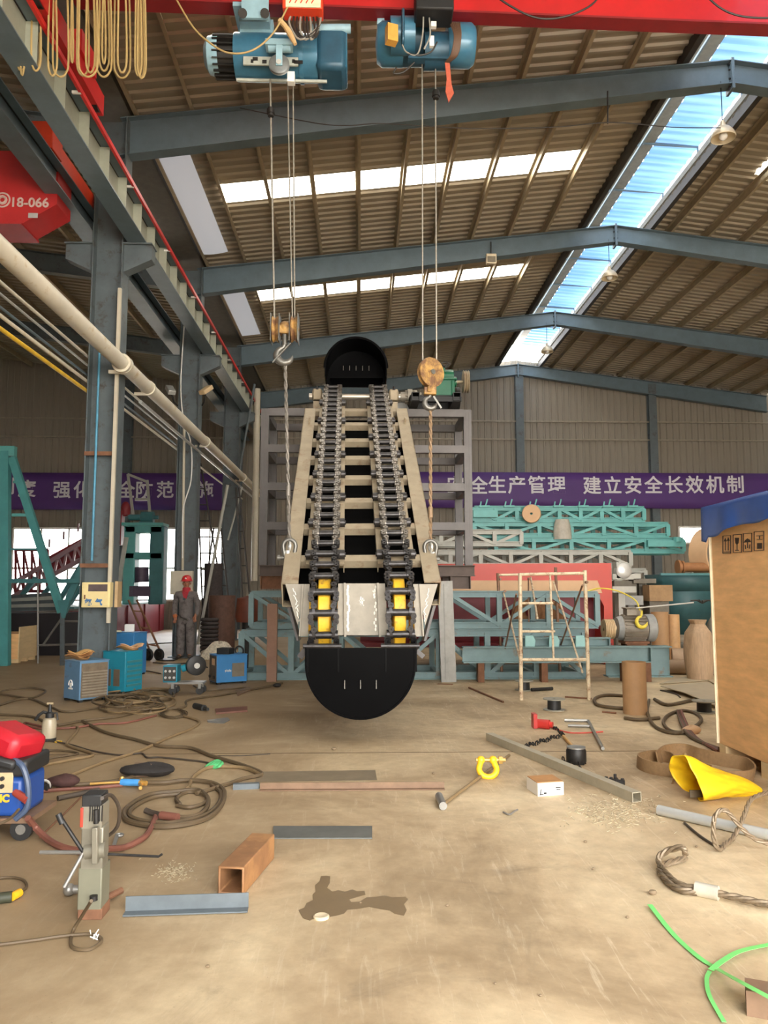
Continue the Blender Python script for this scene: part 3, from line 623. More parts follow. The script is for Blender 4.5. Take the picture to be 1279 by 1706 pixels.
# ================================================================ bridge crane over the machine
gY=8.25; zb_=P(700,37,gY+.16).z
t=thing('bridge_crane','red overhead crane girder crossing the top, carrying both hoists','crane',(2,gY,zb_))
tilt=lambda v:V(v.x,v.y+.024*(v.x-.6),v.z)
m=MB(); m.box((5.6,gY+.1,zb_+.42),(17.7,.14,.8)); m.move(tilt); m.build('girder',RED,t,smooth=0)
m=MB(); m.box((5.6,gY+.07,zb_+.012),(17.7,.2,.024)); m.move(tilt); m.build('bottom_flange',M('flange_shade_red',(128,22,26),.5,0,.15,3),t)  # flange painted darker than the girder so its underside reads as shaded
m=MB(); m.box((-3.3,gY-.1,7.44),(.22,2.0,.26)); m.box((-3.3,gY+.25,7.65),(.3,.5,.25)); m.build('end_truck',RED,t)
for y in (gY-.95,gY+.75): m=MB(); m.rod((-3.4,y,7.4),(-3.2,y,7.4),.12,18); m.build('truck_wheel',DARK,t)
TAN=M('tan_cable',(176,150,98),.6,0,.12,5)
ft=thing('festoon_cable','bunch of tan cable loops hanging from the left end of the red crane','cable',P(130,60,7.8))
for xa,xb2,yb in ((28,43,118),(34,40,125),(52,68,118),(60,66,112),(80,95,126),(88,114,128),(118,122,104),(128,148,126),(131,163,128),(143,158,121),(160,186,128),(165,182,118),(170,176,106),(190,217,130),(196,211,121),(225,236,126),(229,243,130),(232,240,129)):
    y_=7.55+random.uniform(-.12,.12); m=MB(); xm=(xa+xb2)/2
    pts=[P(xa+2,-60,y_),P(xa+1,20,y_),P(xa,yb-26,y_),P(xa+(xm-xa)*.35,yb-6,y_),P(xm,yb,y_),P(xb2-(xb2-xm)*.35,yb-6,y_),P(xb2,yb-26,y_),P(xb2-1,20,y_),P(xb2-4,-60,y_)]
    m.tube(smooth_path(pts,4),.0105,6); m.build('cable_loop',TAN,ft)
for k,(pa) in enumerate((((283,-20),(318,40),(345,68),(380,88),(420,84),(455,55),(480,10)),)):
    m=MB(); m.tube(smooth_path([P(x,y,7.9) for x,y in pa],6),.01,6); tag(m.build('power_cable',TAN),'tan cable sagging across the front of the left hoist','cable')
BC=M('black_cable',(44,40,36),.55)
for l,pa in (('dark cable sagging across the red girder right of the hoists',((800,-25),(850,10),(895,30),(940,28),(985,8),(1010,-25))),('dark cable sagging over the red girder near the skylight',((1165,-20),(1195,10),(1230,26),(1279,30),(1320,24)))):
    m=MB(); m.tube(smooth_path([P(x,y,8.02) for x,y in pa],6),.011,6); tag(m.build('power_cable',BC),l,'cable')
HB=M('hoist_blue',(62,116,144),.35,.1,.18,4,coat=.3); HD=M('hoist_dark_blue',(44,84,106),.4,.1,.2,5); HL=M('hoist_pale_blue',(150,186,200),.4,0,.12)
hy=8.5
def hp(x,y,Y=None): return P(x,y,Y or hy)
t=thing('electric_hoist','blue electric hoist with ribbed motor and front pulley, left of the two','hoist',hp(460,100))
c=hp(460,97); sc=hy/FPX*1.01
def hx(px): return hp(px,97).x
m=MB(); m.lathe([(.0,0),(.12,.01),(.2,.06),(.215,.12),(.215,.18)],(hx(340),hy,c.z+.01),(1,0,0),28); m.build('motor_dome',HL,t)
m=MB(); m.rod((hx(357),hy,c.z),(hx(394),hy,c.z),.2,24)
for k in range(20):
    a=2*PI*k/20; m.bar((hx(358),hy+.215*math.cos(a),c.z+.215*math.sin(a)),(hx(393),hy+.215*math.cos(a),c.z+.215*math.sin(a)),.012,.05,(0,math.cos(a),math.sin(a)))
m.build('ribbed_motor',DARK,t)
m=MB(); m.lathe([(.0,0),(.25,0),(.255,.01),(.255,(hx(530)-hx(393))),(0,(hx(530)-hx(393)))],(hx(393),hy,c.z),(1,0,0),32); m.rod((hx(500),hy,c.z),(hx(506),hy,c.z),.27,32); m.build('rope_drum_casing',HB,t)
m=MB(); w=hx(578)-hx(528); m.box((hx(553),hy,c.z-.01),(w,.46,.5)); m.build('gear_case',HD,t,bevel=.06)
m=MB(); m.box((hx(577),hy,c.z-.01),(.02,.4,.44)); m.build('gear_cover',HB,t,bevel=.05)
m=MB(); m.rod((hx(395),hy-.02,c.z-.29),(hx(545),hy-.02,c.z-.29),.02,10); m.box((hx(455),hy-.22,c.z-.2),(.62,.02,.1)); m.build('nameplate',M('plate_grey',(186,190,180),.5,.2),t)
m=MB()
for px,w_ in ((430,.06),(445,.05),(458,.07),(500,.1),(425,.03),(492,.03)): m.box((hx(px),hy-.235,c.z-.2+random.uniform(-.02,.02)),(w_,.006,.04))
m.build('plate_lettering',DARK,t)
q=hp(465,108,hy-.36)
pu=MB(); pu.lathe([(.02,-.03),(.1,-.03),(.115,-.02),(.09,0),(.115,.02),(.1,.03),(.02,.03)],q,(0,1,0),24); pu=pu.build('guide_pulley',M('pulley_grey',(120,124,124),.45,.4),t)
m=MB(); m.rod(q-V(0,.06,0),q+V(0,.06,0),.03,12); m.build('pulley_pin',SILVER,pu)
m=MB(); m.box(hp(465,92,hy-.40),(.07,.02,.24)); m.box(hp(465,76,hy-.33),(.3,.14,.07)); m.rod(hp(447,80,hy-.33),hp(484,80,hy-.33),.05,12); m.build('pulley_bracket',HL,t)
m=MB(); m.box(hp(485,131,hy-.3),(.08,.08,.12)); m.build('limit_switch',WHITE,t)
tr=MB(); tr.box((hx(422),gY+.2,zb_-.03),(.38,.6,.05)); tr.box(hp(425,12,gY-.17),(.3,.03,.28)); tr.box(hp(428,48,hy-.1),(.38,.1,.16)); tr.box((hx(428),hy-.15,c.z+.3),(.34,.24,.12)); tr=tr.build('trolley',HL,t); m=MB(); m.rod(hp(520,48,hy-.2),hp(584,48,hy-.2),.05,14); m.build('buffer_tube',HL,t)
for px in (404,441):
    m=MB(); m.rod(hp(px,22,gY-.22),hp(px,22,gY-.05),.05,14); m.build('trolley_wheel',DARK,tr)
t2=thing('junction_box','orange electrical box hanging on the red girder with a bundle of cables','box',hp(507,20,8.1))
m=MB(); m.box(hp(505,2,8.0),(.44,.2,.32)); m.build('box_body',ORANGE,t2,bevel=.01)
m=MB(); m.box(hp(505,-2,7.895),(.38,.012,.2)); m.build('box_label',M('cream_label',(240,224,190),.6),t2)
m=MB(); q=hp(505,-2,7.885)
for k in range(5): m.bar(q+V(-.15+.06*k,0,-.05),q+V(-.1+.06*k,0,.05),.01,.006,(0,1,0))
m.build('label_zigzag',ORANGE,t2)
for k in range(9):
    x0_=486+5*k; m=MB(); m.tube(smooth_path([hp(x0_,22,8.05),hp(x0_-4+k,40+3*(k%4),8.0),hp(500+k*3,66-2*(k%3),7.97),hp(530,44+k,8.0),hp(535-k,18,8.08)],5),.012,6); m.build('box_cable',BC if k%3 else M('grey_cable',(150,146,136),.6),t2)
for pts in (((466,34),(478,48),(492,74)),): m=MB(); m.tube(smooth_path([hp(x,y,7.92) for x,y in pts],5),[.035,.03,.03,.03,.028,.032,.034,.032,.03,.026,.02],8); m.build('taped_cable',M('tape_tan',(206,170,120),.7),t2)
# right hoist
t=thing('electric_hoist','blue electric hoist with black box on top, right of the two','hoist',hp(715,70))
m=MB(); m.rod(hp(655,68,hy+.1),hp(715,68,hy+.1),.28,28); m.build('rope_drum_casing',HD,t)
m=MB(); m.lathe([(0,-.02),(.2,0),(.24,.06),(.24,.3),(0,.3)],hp(628,74,hy-.02),(1,0,0),28); m.rod(hp(650,60,hy-.22),hp(690,60,hy-.22),.2,24); m.build('motor_housing',HB,t)
m=MB()
for k in range(9): m.torus(hp(671,46-5*k+20,hy-.44),(1,0,0),.06,.016,12,6)
m.build('cooling_fins',HD,t)
m=MB(); m.box(hp(652,58,hy-.47),(.12,.1,.2),rz=.3); m.build('control_unit',M('amber_unit',(214,158,70),.5),t)
m=MB(); m.lathe([(0,0),(.23,.0),(.24,.02),(.24,.28),(.2,.33),(0,.34)],hp(743,76,hy),(1,0,0),28); m.build('gear_housing',HB,t)
m=MB(); m.rod(hp(706,86,hy-.12),hp(745,86,hy-.12),.2,20); m.box(hp(716,100,hy-.2),(.5,.1,.03)); m.build('lower_frame',HD,t)
m=MB(); m.box(hp(722,6,8.0),(.42,.3,.36)); m.build('control_box',BLACK,t,bevel=.02)
for a,b in ((642,40),(760,40)): m=MB(); m.rod(hp(628,38,hy-.1),hp(640,38,hy-.1),.05,12); m.build('buffer',HL,t); break
for k in range(6): m=MB(); m.tube(smooth_path([hp(750+3*k,38,8.1),hp(757+2*k,60,8.0),hp(752+2*k,90,8.05),hp(742+k,104,8.15)],5),.011,6); m.build('wound_cable',M('brown_cable',(96,70,52),.6),t)
for k,pa in enumerate((((705,28),(704,55),(698,85),(690,92),(676,86),(670,75)),((715,30),(716,60),(706,82)),((728,70),(718,86),(700,92),(680,90)),((660,112),(656,122),(672,120),(690,104)))):
    m=MB(); m.tube(smooth_path([hp(x,y,7.98) for x,y in pa],5),.009,6); m.build('loose_wire',BC if k>1 else M('grey_cable',(0,0,0)),t)
m=MB(); m.box(hp(719,70,8.0),(.05,.04,.12)); m.box(hp(722,42,8.02),(.06,.05,.06)); m.build('limit_switch',WHITE,t)
m=MB(); q=[hp(x,y,8.1) for x,y in ((741,104),(749,105),(752,140),(756,155),(747,170),(742,152),(744,130))]; m.prism(q,(0,.02,0)); tag(m.build('rag_strip',M('faded_red_rag',(176,84,60),.8,0,.3,14)),'torn red strip dangling under the right hoist','rag')
# ropes, hook blocks, slings
ROPE=M('steel_rope',(150,144,132),.45,.5,.2,30); GUN=M('gunmetal',(120,118,112),.4,.6)
hbY=8.58
def rope(pxs,lab,r=.008):
    m=MB(); m.tube([P(*p) for p in pxs],r,6); return tag(m.build('hoist_rope',ROPE),lab,'wire rope')
rope([(450,132,hy-.1),(457,532,hbY)],'leftmost hoist rope, running to the left pulley of the left hook block',.011)
rope([(479,136,hy-.1),(487,532,hbY)],'middle hoist rope above the right pulley of the left hook block')
rope([(488,136,hy-.1),(491,532,hbY)],'thin hoist rope just right of the middle one, above the left hook block')
rope([(703,100,hy-.1),(704,600,hbY)],'left rope of the pair above the right hook block',.009)
rope([(725,100,hy-.1),(727,600,hbY)],'right rope of the pair above the right hook block',.009)
for px,py,l in ((451,187,'left'),(726,158,'right')):
    q=P(px,py,hy-.1); m=MB(); m.rod(q-V(0,0,.05),q+V(0,0,.05),.034,12); m.rod(q-V(0,0,.02),q+V(0,0,.03),.045,12); tag(m.build('rope_stop',DARK),'small dark clamp on the %s hoist rope'%('left hook block' if l=='left' else 'right hook block'),'clamp')
YB=M('worn_yellow',(186,146,82),.55,.1,.2,10,rust=(112,80,56),ramt=.75,rscale=8)
def hook_mb(c,R,r,ax=(0,1,0),op=40):
    m=MB(); pts=[];rad=[]
    n=22
    for i in range(n+1):
        a=math.radians(100+ (360-op-60)*i/n); pts.append(V(c.x+R*math.cos(a),c.y,c.z+R*math.sin(a))); rad.append(r*(.75+.55*math.sin(PI*min(1,i/n*1.05))) if i<n-2 else r*.5*(n-i+.6)/2.2)
    pts=[V(c.x,c.y,c.z+R*2.1),V(c.x,c.y,c.z+R*1.5)]+pts; rad=[r*.7,r*.75]+rad
    m.tube(pts,rad,10); return m
t=thing('hook_block','two pulley hook block with steel hook, hanging on the left ropes','hook',P(474,575,hbY))
for px in (459,490):
    q=P(px,549,hbY); o=MB(); o.lathe([(.02,-.035),(.14,-.035),(.15,-.03),(.125,0),(.15,.03),(.14,.035),(.02,.035)],q,(1,0,0),26); o=o.build('pulley',YB,t)
    for e in (-1,1): m=MB(); m.box((q.x+e*.047,hbY,q.z+.0),(.008,.2,.32)); m.build('cheek_plate',GUN,o)
q=P(475,546,hbY); m=MB(); m.rod(P(451,549,hbY),P(498,549,hbY),.025,12); m.ball(q,.075,14,(1,1,1)); m.box(q-V(0,0,.03),(.14,.12,.1)); m.build('yoke',YB,t,bevel=.01)
c=P(474,592,hbY); m=hook_mb(c,.088,.034); m.rod(c+V(0,0,.12),c+V(0,0,.26),.03,12); m.build('hook',GUN,t)
m=MB(); m.bar(P(454,604,hbY-.05),P(484,572,hbY-.05),.012,.03,(0,1,0)); m.build('safety_latch',GUN,t)
t=thing('hook_block','single pulley hook block, rusty yellow, hanging in front of the green gear reducer','hook',P(716,640,hbY))
q=P(714,622,hbY); ax=V(.62,-1,.0).normalized(); m=MB(); m.lathe([(.02,-.04),(.15,-.04),(.165,-.03),(.14,0),(.165,.03),(.15,.04),(.02,.04)],q+V(.02,0,0),ax,28); m.build('pulley',YB,t)
m=MB(); m.lathe([(0,-.012),(.168,-.012),(.172,0),(.168,.012),(0,.012)],q+ax*.055,ax,28); o=m.build('cheek_plate',YB,t)
m=MB(); m.rod(q-ax*.08,q+ax*.09,.03,10); m.build('pulley_pin',GUN,t)
m=MB(); m.bar(q+ax*.07,P(712,655,hbY)+ax*.05,.08,.03,ax); m.box(P(716,652,hbY),(.14,.1,.09)); m.build('yoke',YB,t,bevel=.01)
c=P(717,671,hbY); m=hook_mb(c,.066,.026); m.build('hook',GUN,t)
m=MB(); m.bar(P(722,660,hbY-.04),P(735,680,hbY-.04),.02,.012,(0,1,0)); m.build('safety_latch',GUN,t)
SLG=M('sling_rope',(128,122,114),.5,.4,.3,40); 
for s,(hx_,hy_),(sx,sy),lab in ((-1,(475,608),(482,900),'left'),(1,(717,683),(717,902),'right')):
    a=P(hx_,hy_,hbY); b=P(sx,sy,8.62); m=MB()
    for k in (0,1):
        pts=[]
        for i in range(61):
            p=a.lerp(b,i/60); an=i*.9+PI*k; pts.append(p+V(math.cos(an)*.011,math.sin(an)*.011,0))
        m.tube(pts,.012,6)
    q=a.lerp(b,.72 if s<0 else .78); m.rod(q-V(0,0,.06),q+V(0,0,.06),.026,10)
    tag(m.build('wire_sling',SLG if s<0 else M('sling_rope_brown',(150,124,96),.6,.2,.3,30)),'twisted wire sling from the %s hook down to the %s shackle'%(lab,lab),'sling')
    t=thing('bow_shackle','grey bow shackle pinned to the %s side of the conveyor'%lab,'shackle',P(sx,sy+18,8.62))
    c=P(sx,sy+10,8.62); m=MB(); pts=[V(c.x+.07*math.cos(math.radians(200-220*i/16))*1.0,c.y,c.z+.075*math.sin(math.radians(200-220*i/16))) for i in range(17)]
    pts=[V(pts[0].x+.015,c.y,c.z-.12)]+pts+[V(pts[-1].x-.015,c.y,c.z-.12)]; m.tube(pts,.022,10); m.build('bow',GUN,t)
    m=MB(); m.rod(V(c.x-.1,c.y,c.z-.13),V(c.x+.1,c.y,c.z-.13),.02,10); m.rod(V(c.x-.13,c.y,c.z-.13),V(c.x-.1,c.y,c.z-.13),.034,10); m.build('pin',GUN,t)
    m=MB(); m.torus(c+V(0,0,.0),(1,.3,0),.045,.014,18,6); m.rod(V(c.x+s*.02,c.y-.01,c.z-.2),V(c.x+s*.02,c.y-.01,c.z-.05),.03,8); m.build('eye_lug',SILVER,t)
# ================================================================ lamps and wires
LM=M('lamp_aluminium',(214,200,172),.4,.3,.1)
for px,py,Y,l in ((1204,222,11.6,'nearest of the three dome lamps, right of the ridge skylight'),(1015,458,17.3,'middle dome lamp, hanging below the second rafter apex'),(911,582,23.0,'farthest dome lamp, hanging below the third rafter apex')):
    q=P(px,py,Y); t=thing('dome_lamp',l,'lamp',q)
    m=MB(); m.lathe([(.185,-.09),(.19,-.075),(.165,.0),(.11,.075),(.05,.11),(.03,.2),(0,.2)],q,(0,0,1),28); m.build('lamp_shade',LM,t,solid=.006)
    m=MB(); m.ball(q+V(0,0,-.05),.07,12); m.build('bulb',WHITE,t)
    m=MB(); m.rod(q+V(0,0,.2),V(q.x,q.y,zs(q.x)-.5),.008,6); m.build('rod',DARK,t)
q=P(818,432,17.2); t=thing('floodlight','small square floodlight hanging under the second rafter','lamp',q)
m=MB(); m.box(q,(.24,.1,.24)); m.build('lamp_body',LM,t,bevel=.01)
m=MB(); m.box(q+V(0,-.055,-.02),(.19,.01,.14)); m.build('lamp_glass',M('smoked_glass',(120,112,96),.2),t)
m=MB(); m.rod(q+V(0,0,.12),q+V(0,0,.42),.012,6); m.build('bracket',DARK,t)
m=MB(); m.tube(smooth_path([P(x,y,11.3) for x,y in ((400,180),(525,205),(580,209),(640,206),(780,214),(920,212),(1020,204),(1120,212),(1200,213))],4),.008,5); tag(m.build('stay_wire',BC),'thin dark wire strung across the roof below the nearest rafter','wire')
m=MB(); a=P(1012,152,11.4); m.rod(a,P(1012,206,11.4),.012,6); tag(m.build('hanger_rod',DARK),'short vertical rod between the nearest rafter and the stay wire','rod')
for px,py,Y,rz,l,mt in ((345,652,17.0,-.5,'tan floodlight bracketed to the right side of the second column',M('tan_housing',(196,170,130),.5)),(286,652,17.0,.5,'silver floodlight on the left side of the second column',SILVER)):
    q=P(px,py,Y)-V(0,.12,0); t=thing('floodlight',l,'lamp',q)
    m=MB(); m.box(q,(.16,.34,.1),M3=Matrix.Rotation(rz,3,'Z')@Matrix.Rotation(.6,3,'X')); m.build('lamp_body',mt,t,bevel=.01)
    m=MB(); m.tube([q,V(q.x-.06*(1 if rz<0 else -1),q.y+.1,q.z-.25),V(q.x-.12*(1 if rz<0 else -1),q.y+.2,q.z-.3)],.018,6); m.build('bracket',DARK,t)
# ================================================================ things standing behind the machine
TEAL=M('machine_teal',(92,164,160),.45,0,.14,3); TEALD=M('dark_teal',(66,120,124),.45,0,.16,3); TG=M('grey_green_paint',(112,138,140),.5,0,.14,3,rust=(120,104,88),ramt=.12)
PALEG=M('pale_grey_steel',(176,176,166),.5,0,.12,3); MAROON=M('maroon_paint',(128,36,44),.5,0,.15,2); RORG=M('red_orange_paint',(190,50,26),.42,0,.1,1.5)
TANP=M('tan_primer',(206,168,128),.6,0,.08,3); PLY=M('plywood',(240,190,130),.6,0,.14,3,stretch=(1,1,5)); PINE=M('pale_pine',(222,194,146),.6,0,.1,3,stretch=(1,1,6))
TARP=M('blue_tarp',(48,88,168),.4,0,.12,4); KRAFT=M('brown_kraft',(170,132,92),.65,0,.12,4)
def truss(name,label,cat,a,b,h,depth,n,w,mat,group=None,pat='N',top_mat=None,posts=None):
    a=V(a);b=V(b); t=thing(name,label,cat,((a.x+b.x)/2,a.y,a.z),group); L=b-a; up=V(0,0,h)
    for dy in ((0,depth) if depth else (0,)):
        o=V(0,dy,0)
        for q in (V(0,0,0),up): m=MB(); m.ibeam(a+q+o,b+q+o,w*1.25,w*1.3,w*.18); m.build('chord',top_mat or mat,t,smooth=0)
        if dy==0 or depth<.01 or True:
            for k in range(n+1):
                p=a+L*(k/n)+o; m=MB(); m.bar(p,p+up,w,w,(0,1,0)); m.build('post',mat,t,smooth=0)
                if k<n:
                    q=a+L*((k+1)/n)+o; c,d=(p,q+up) if (pat=='N' or (pat=='W' and k%2)) else (p+up,q)
                    m=MB(); m.bar(c,d,w*.7,w*.8,(0,1,0)); m.build('brace',mat,t,smooth=0)
    if depth:
        for k in range(n+1):
            for q in (V(0,0,0),up): p=a+L*(k/n)+q; m=MB(); m.bar(p,p+V(0,depth,0),w*.7,w*.7); m.build('cross_tie',mat,t,smooth=0)
    return t
yT=13.0
zt1=P(800,990,yT).z; zt0=P(800,1042,yT).z; zl1=P(800,1052,yT).z
truss('lattice_truss','grey green lattice truss, upper of the two under the conveyor stand','truss',P(418,1042,yT),(P(995,1042,yT).x,yT,zt0),zt1-zt0,1.2,7,.085,TG,pat='W')
truss('lattice_truss','grey green lattice truss lying on the floor, lower of the two under the stand','truss',(P(403,1050,yT).x,yT,.06),(P(972,1050,yT).x,yT,.06),zl1-.08,1.2,7,.095,TG,pat='W')
for (xa,xb,y_,ya,yb,l) in ((838,1014,12.75,1062,1077,'short grey green I beam on top of the longer floor beam behind the scaffold'),(770,1083,12.6,1077,1103,'long grey green I beam lying behind the white scaffold, ending near the brown cylinder')):
    a=P(xa,ya,y_);b=P(xb,yb,y_); h=a.z-b.z; m=MB(); m.ibeam((a.x,y_,b.z+h/2),(b.x,y_,b.z+h/2),h,.2,.018); m.bar((b.x-.01,y_-.09,b.z+h/2),(b.x-.01,y_+.09,b.z+h/2),.02,h-.02); tag(m.build('floor_beam',TG,smooth=0),l,'beam')
for k,xx in enumerate((800,905,1040,1076)):
    c=P(xx,1110,12.6); m=MB(); m.box((c.x,12.6,P(xx,1103,12.6).z/2),(.1,.18,P(xx,1103,12.6).z-.005)); tag(m.build('packing_block',RUST),['leftmost','second','third','rightmost'][k]+' rusty block under the long floor beam behind the scaffold','block')
LTEAL=M('light_teal',(150,196,194),.45,0,.1)
for k,xx in enumerate((882,922,966)):
    c=P(xx,1069,12.6); m=MB(); m.prism([(c.x-.09,12.55,c.z-.1),(c.x+.07,12.55,c.z-.1),(c.x+.09,12.55,c.z+.02),(c.x+.05,12.55,c.z+.1),(c.x-.08,12.55,c.z+.1)],(0,.03,0)); tag(m.build('pale_plate',LTEAL,bevel=.01),['leftmost','middle','rightmost'][k]+' of the three pale teal plates leaning on the floor beam behind the scaffold','plate')
# red girder lying behind
yR=15.3
t=thing('red_girder','large red orange girder with a tan stripe, standing behind the trusses','girder',P(880,1045,yR))
m=MB(); m.prism([P(x,y,yR) for x,y in ((600,940),(1018,938),(1023,1106),(1006,1106),(1006,1010),(997,993),(978,986),(600,986))],(0,.9,0)); m.build('girder_shell',RORG,t,smooth=0)
m=MB(); m.prism([P(x,y,yR-.01) for x,y in ((600,967),(995,967),(1003,988),(600,988))],(0,.012,0)); m.build('tan_stripe',TANP,t,smooth=0)
m=MB(); m.prism([P(x,y,yR+.6) for x,y in ((600,975),(1012,975),(1012,1070),(600,1070))],(0,.02,0)); m.build('inner_web',MAROON,t,smooth=0)
m=MB(); m.bar(P(600,1073,yR+.3),P(1012,1073,yR+.3),.6,.08); m.build('bottom_flange',MAROON,t)
for k,(px,l) in enumerate(((915,'left'),(880,'right'))):
    q=P(px,1022,yR-.3) if k else P(px,1024,yR-.3); m=MB(); m.lathe([(.06,-.1),(.26,-.1),(.28,0),(.26,.1),(.06,.1)],V(q.x,q.y,q.z),(0.3,1,0),20); m.box((q.x,q.y,(q.z-.27)/2),(.3,.24,q.z-.27)); tag(m.build('rusty_roll',M('rusty_roll',(140,100,64),.8,0,.3,14,bump=.3)),'rusty round roll standing in front of the red girder, '+('left one' if px==880 else 'right one'),'roll')
# teal truss stack
yS=19.5
def row(x0,x1,y1,y0,mat,l,n,dy=0,h=None,w=.1,pat='W',dp=.9):
    a=P(x0,y0,yS+dy); b=P(x1,y0,yS+dy); return truss('lattice_section',l,'truss',a,(b.x,a.y,a.z),P(x0,y1,yS+dy).z-a.z,dp,n,w,mat,pat=pat)
t=row(790,1072,847,866,TEAL,'teal lattice section, topmost of the stack behind the red girder',8)
for k in range(7):
    q=P(808+41*k,842,yS); m=MB(); m.bar(q+V(0,0,-.04),q+V(.06,0,.16),.03,.03,(0,1,0)); m.bar(q+V(-.12,0,0),q+V(-.1,0,.1),.03,.03,(0,1,0)); m.box(q+V(-.03,0,-.03),(.26,.2,.05)); m.build('roller_bracket',TEAL,t)
m=MB(); a=P(788,850,yS-.15); b=P(828,862,yS-.15); m.box(((a.x+b.x)/2,yS-.15,(a.z+b.z)/2),(b.x-a.x,.1,a.z-b.z)); m.build('end_box',TEAL,t)
row(790,1112,873,892,TEAL,'teal lattice section, second from the top of the stack',6,-.1)
t=row(826,1138,899,918,TEAL,'teal lattice section, third from the top, reaching farthest right',5,-.2)
m=MB(); a=P(1078,900,yS-.35); b=P(1140,911,yS-.35); m.box(((a.x+b.x)/2,yS-.35,(a.z+b.z)/2),(b.x-a.x,.1,a.z-b.z)); m.rod(P(1128,895,yS-.35),P(1128,903,yS-.35),.1,14); m.build('end_box',TEAL,t)
row(690,868,886,906,PALEG,'pale grey lattice section behind the right posts of the stand',4,-.3)
row(700,1050,920,942,PALEG,'pale grey lattice section lying directly above the red girder',7,-.5)
row(720,1075,950,972,PALEG,'pale lattice section hidden low behind the red girder',6,-.2,w=.09)
row(720,1120,978,1000,M('dull_steel',(110,104,92),.6,.2),'dull steel lattice section low in the stack',6,-.1,w=.09)
row(720,1150,1008,1076,M('dull_steel',(0,0,0)),'dull steel lattice section at the bottom of the stack on the floor',6,0,w=.1)
q=P(885,856,yS-.3); m=MB(); m.lathe([(.03,-.06),(.22,-.06),(.24,0),(.22,.06),(.03,.06)],q,(.25,1,0),24); tag(m.build('belt_roll',TANP),'tan disc standing in the top teal lattice section','disc')
m=MB(); m.surf(lambda u,v:P(937,880,yS-.25)+V((.16+.16*v-.1*v*v)*math.cos(2*PI*u)*(1+.12*math.sin(6*PI*u)),.12*math.sin(2*PI*u),.22-.5*v),16,6,cu=True); tag(m.build('plastic_bag',M('grey_bag',(176,170,156),.5)),'greyish plastic bag hanging on the teal lattice stack','bag')
# clutter right of the red girder
yM=13.3
t=thing('electric_motor','grey electric motor with a cream grooved pulley, right of the red girder','motor',P(1050,1072,yM))
c=P(1055,1046,yM); m=MB(); m.rod(c+V(-.22,0,0),c+V(.2,0,0),.2,24)
for k in range(22): a=PI*2*k/22; m.bar(c+V(-.2,.215*math.cos(a),.215*math.sin(a)),c+V(.18,.215*math.cos(a),.215*math.sin(a)),.012,.04,(0,math.cos(a),math.sin(a)))
m.build('finned_body',M('motor_dull',(136,126,112),.5,.2),t)
m=MB(); m.lathe([(0,0),(.22,0),(.235,.02),(.235,.13),(.2,.16),(0,.165)],c+V(.2,0,0),(1,0,0),24); m.build('end_bell',M('motor_grey',(0,0,0)),t); m=MB(); m.lathe([(.03,0),(.18,0),(.2,.05),(.21,.08)],c+V(-.3,0,0),(1,0,0),24); m.build('front_flange',M('motor_grey',(0,0,0)),t)
pr=[(.04,0)]
for k in range(6): pr+=[(.17,.03*k),(.17,.03*k+.012),(.145,.03*k+.02)]
m=MB(); m.lathe(pr+[(.04,.18)],c+V(-.52,0,-.02),(1,0,0),24); m.rod(c+V(-.4,0,0),c+V(-.2,0,0),.04,10); m.build('grooved_pulley',M('cream_metal',(214,190,150),.45,.2),t)
m=MB(); m.box(c+V(-.03,-.05,.27),(.26,.2,.12)); m.box(c+V(-.03,-.05,.34),(.3,.24,.02)); m.build('terminal_box',M('motor_dull',(0,0,0)),t,bevel=.01)
m=MB(); m.box(c+V(0,0,-.24),(.42,.36,.04)); m.box(c+V(0,-.12,-.28),(.36,.06,.05)); m.box(c+V(0,.12,-.28),(.36,.06,.05)); m.build('foot_base',RUST,t)
m=MB(); zb2=c.z-.305; m.ibeam((c.x-.5,yM,zb2/2),(c.x+.6,yM,zb2/2),zb2,.3,.02); tag(m.build('floor_beam',TG,smooth=0),'short grey green beam under the grey electric motor','beam')
q=P(1066,1033,yM-.25); m=hook_mb(q+V(.03,0,-.03),.09,.026); m.tube(smooth_path([q+V(0,0,.16),P(1058,1000,yM-.2),P(1030,985,yM),P(1000,980,yM+.1),P(978,985,yM)],5),.012,6); tag(m.build('lifting_hook',M('yellow_hook',(226,204,70),.4)),'yellow hook on a black cable lying over the grey motor','hook')
m=MB(); m.tube([P(1060,1013,yM-.4),P(1155,1004,yM)],.013,6); tag(m.build('steel_cable',SILVER),'thin silver cable stretched right from the yellow hook','cable')
def upright(x,yb,yt,r_px,mat,l,name='steel_pipe',hollow=True,Y=None,cat='pipe'):
    g=G(x,yb) if Y is None else P(x,yb,Y); r=r_px*g.y/FPX; zt_=P(x,yt,g.y).z; g.z=0; m=MB()
    m.lathe([(r-.015,g.z),(r,g.z),(r,zt_),(r-.015,zt_)] if hollow else [(0,g.z),(r,g.z),(r,zt_),(0,zt_)],(g.x,g.y+r,0),(0,0,1),32,closed=hollow); return tag(m.build(name,mat),l,cat)
upright(1065,1192,1104,19.5,KRAFT,'brown upright cylinder standing alone on the floor before the crate','cardboard_tube')
upright(1106,1088,1020,14,KRAFT,'brown upright pipe standing right of the grey motor','cardboard_tube',Y=14.6)
upright(1127,1066,1024,9,M('tan_metal',(190,150,104),.6),'tan upright pipe just behind the brown one right of the motor','steel_pipe',Y=15.6)
upright(1095,1060,1002,15,M('tan_metal',(0,0,0)),'tan upright drum behind the grey motor','drum',Y=16.8,cat='drum')
m=MB(); c=P(1095,988,16.6); m.box(c,(.5,.4,.34)); tag(m.build('brown_carton',M('carton_brown',(150,120,84),.7)),'brown carton on the tan drum behind the grey motor','box')
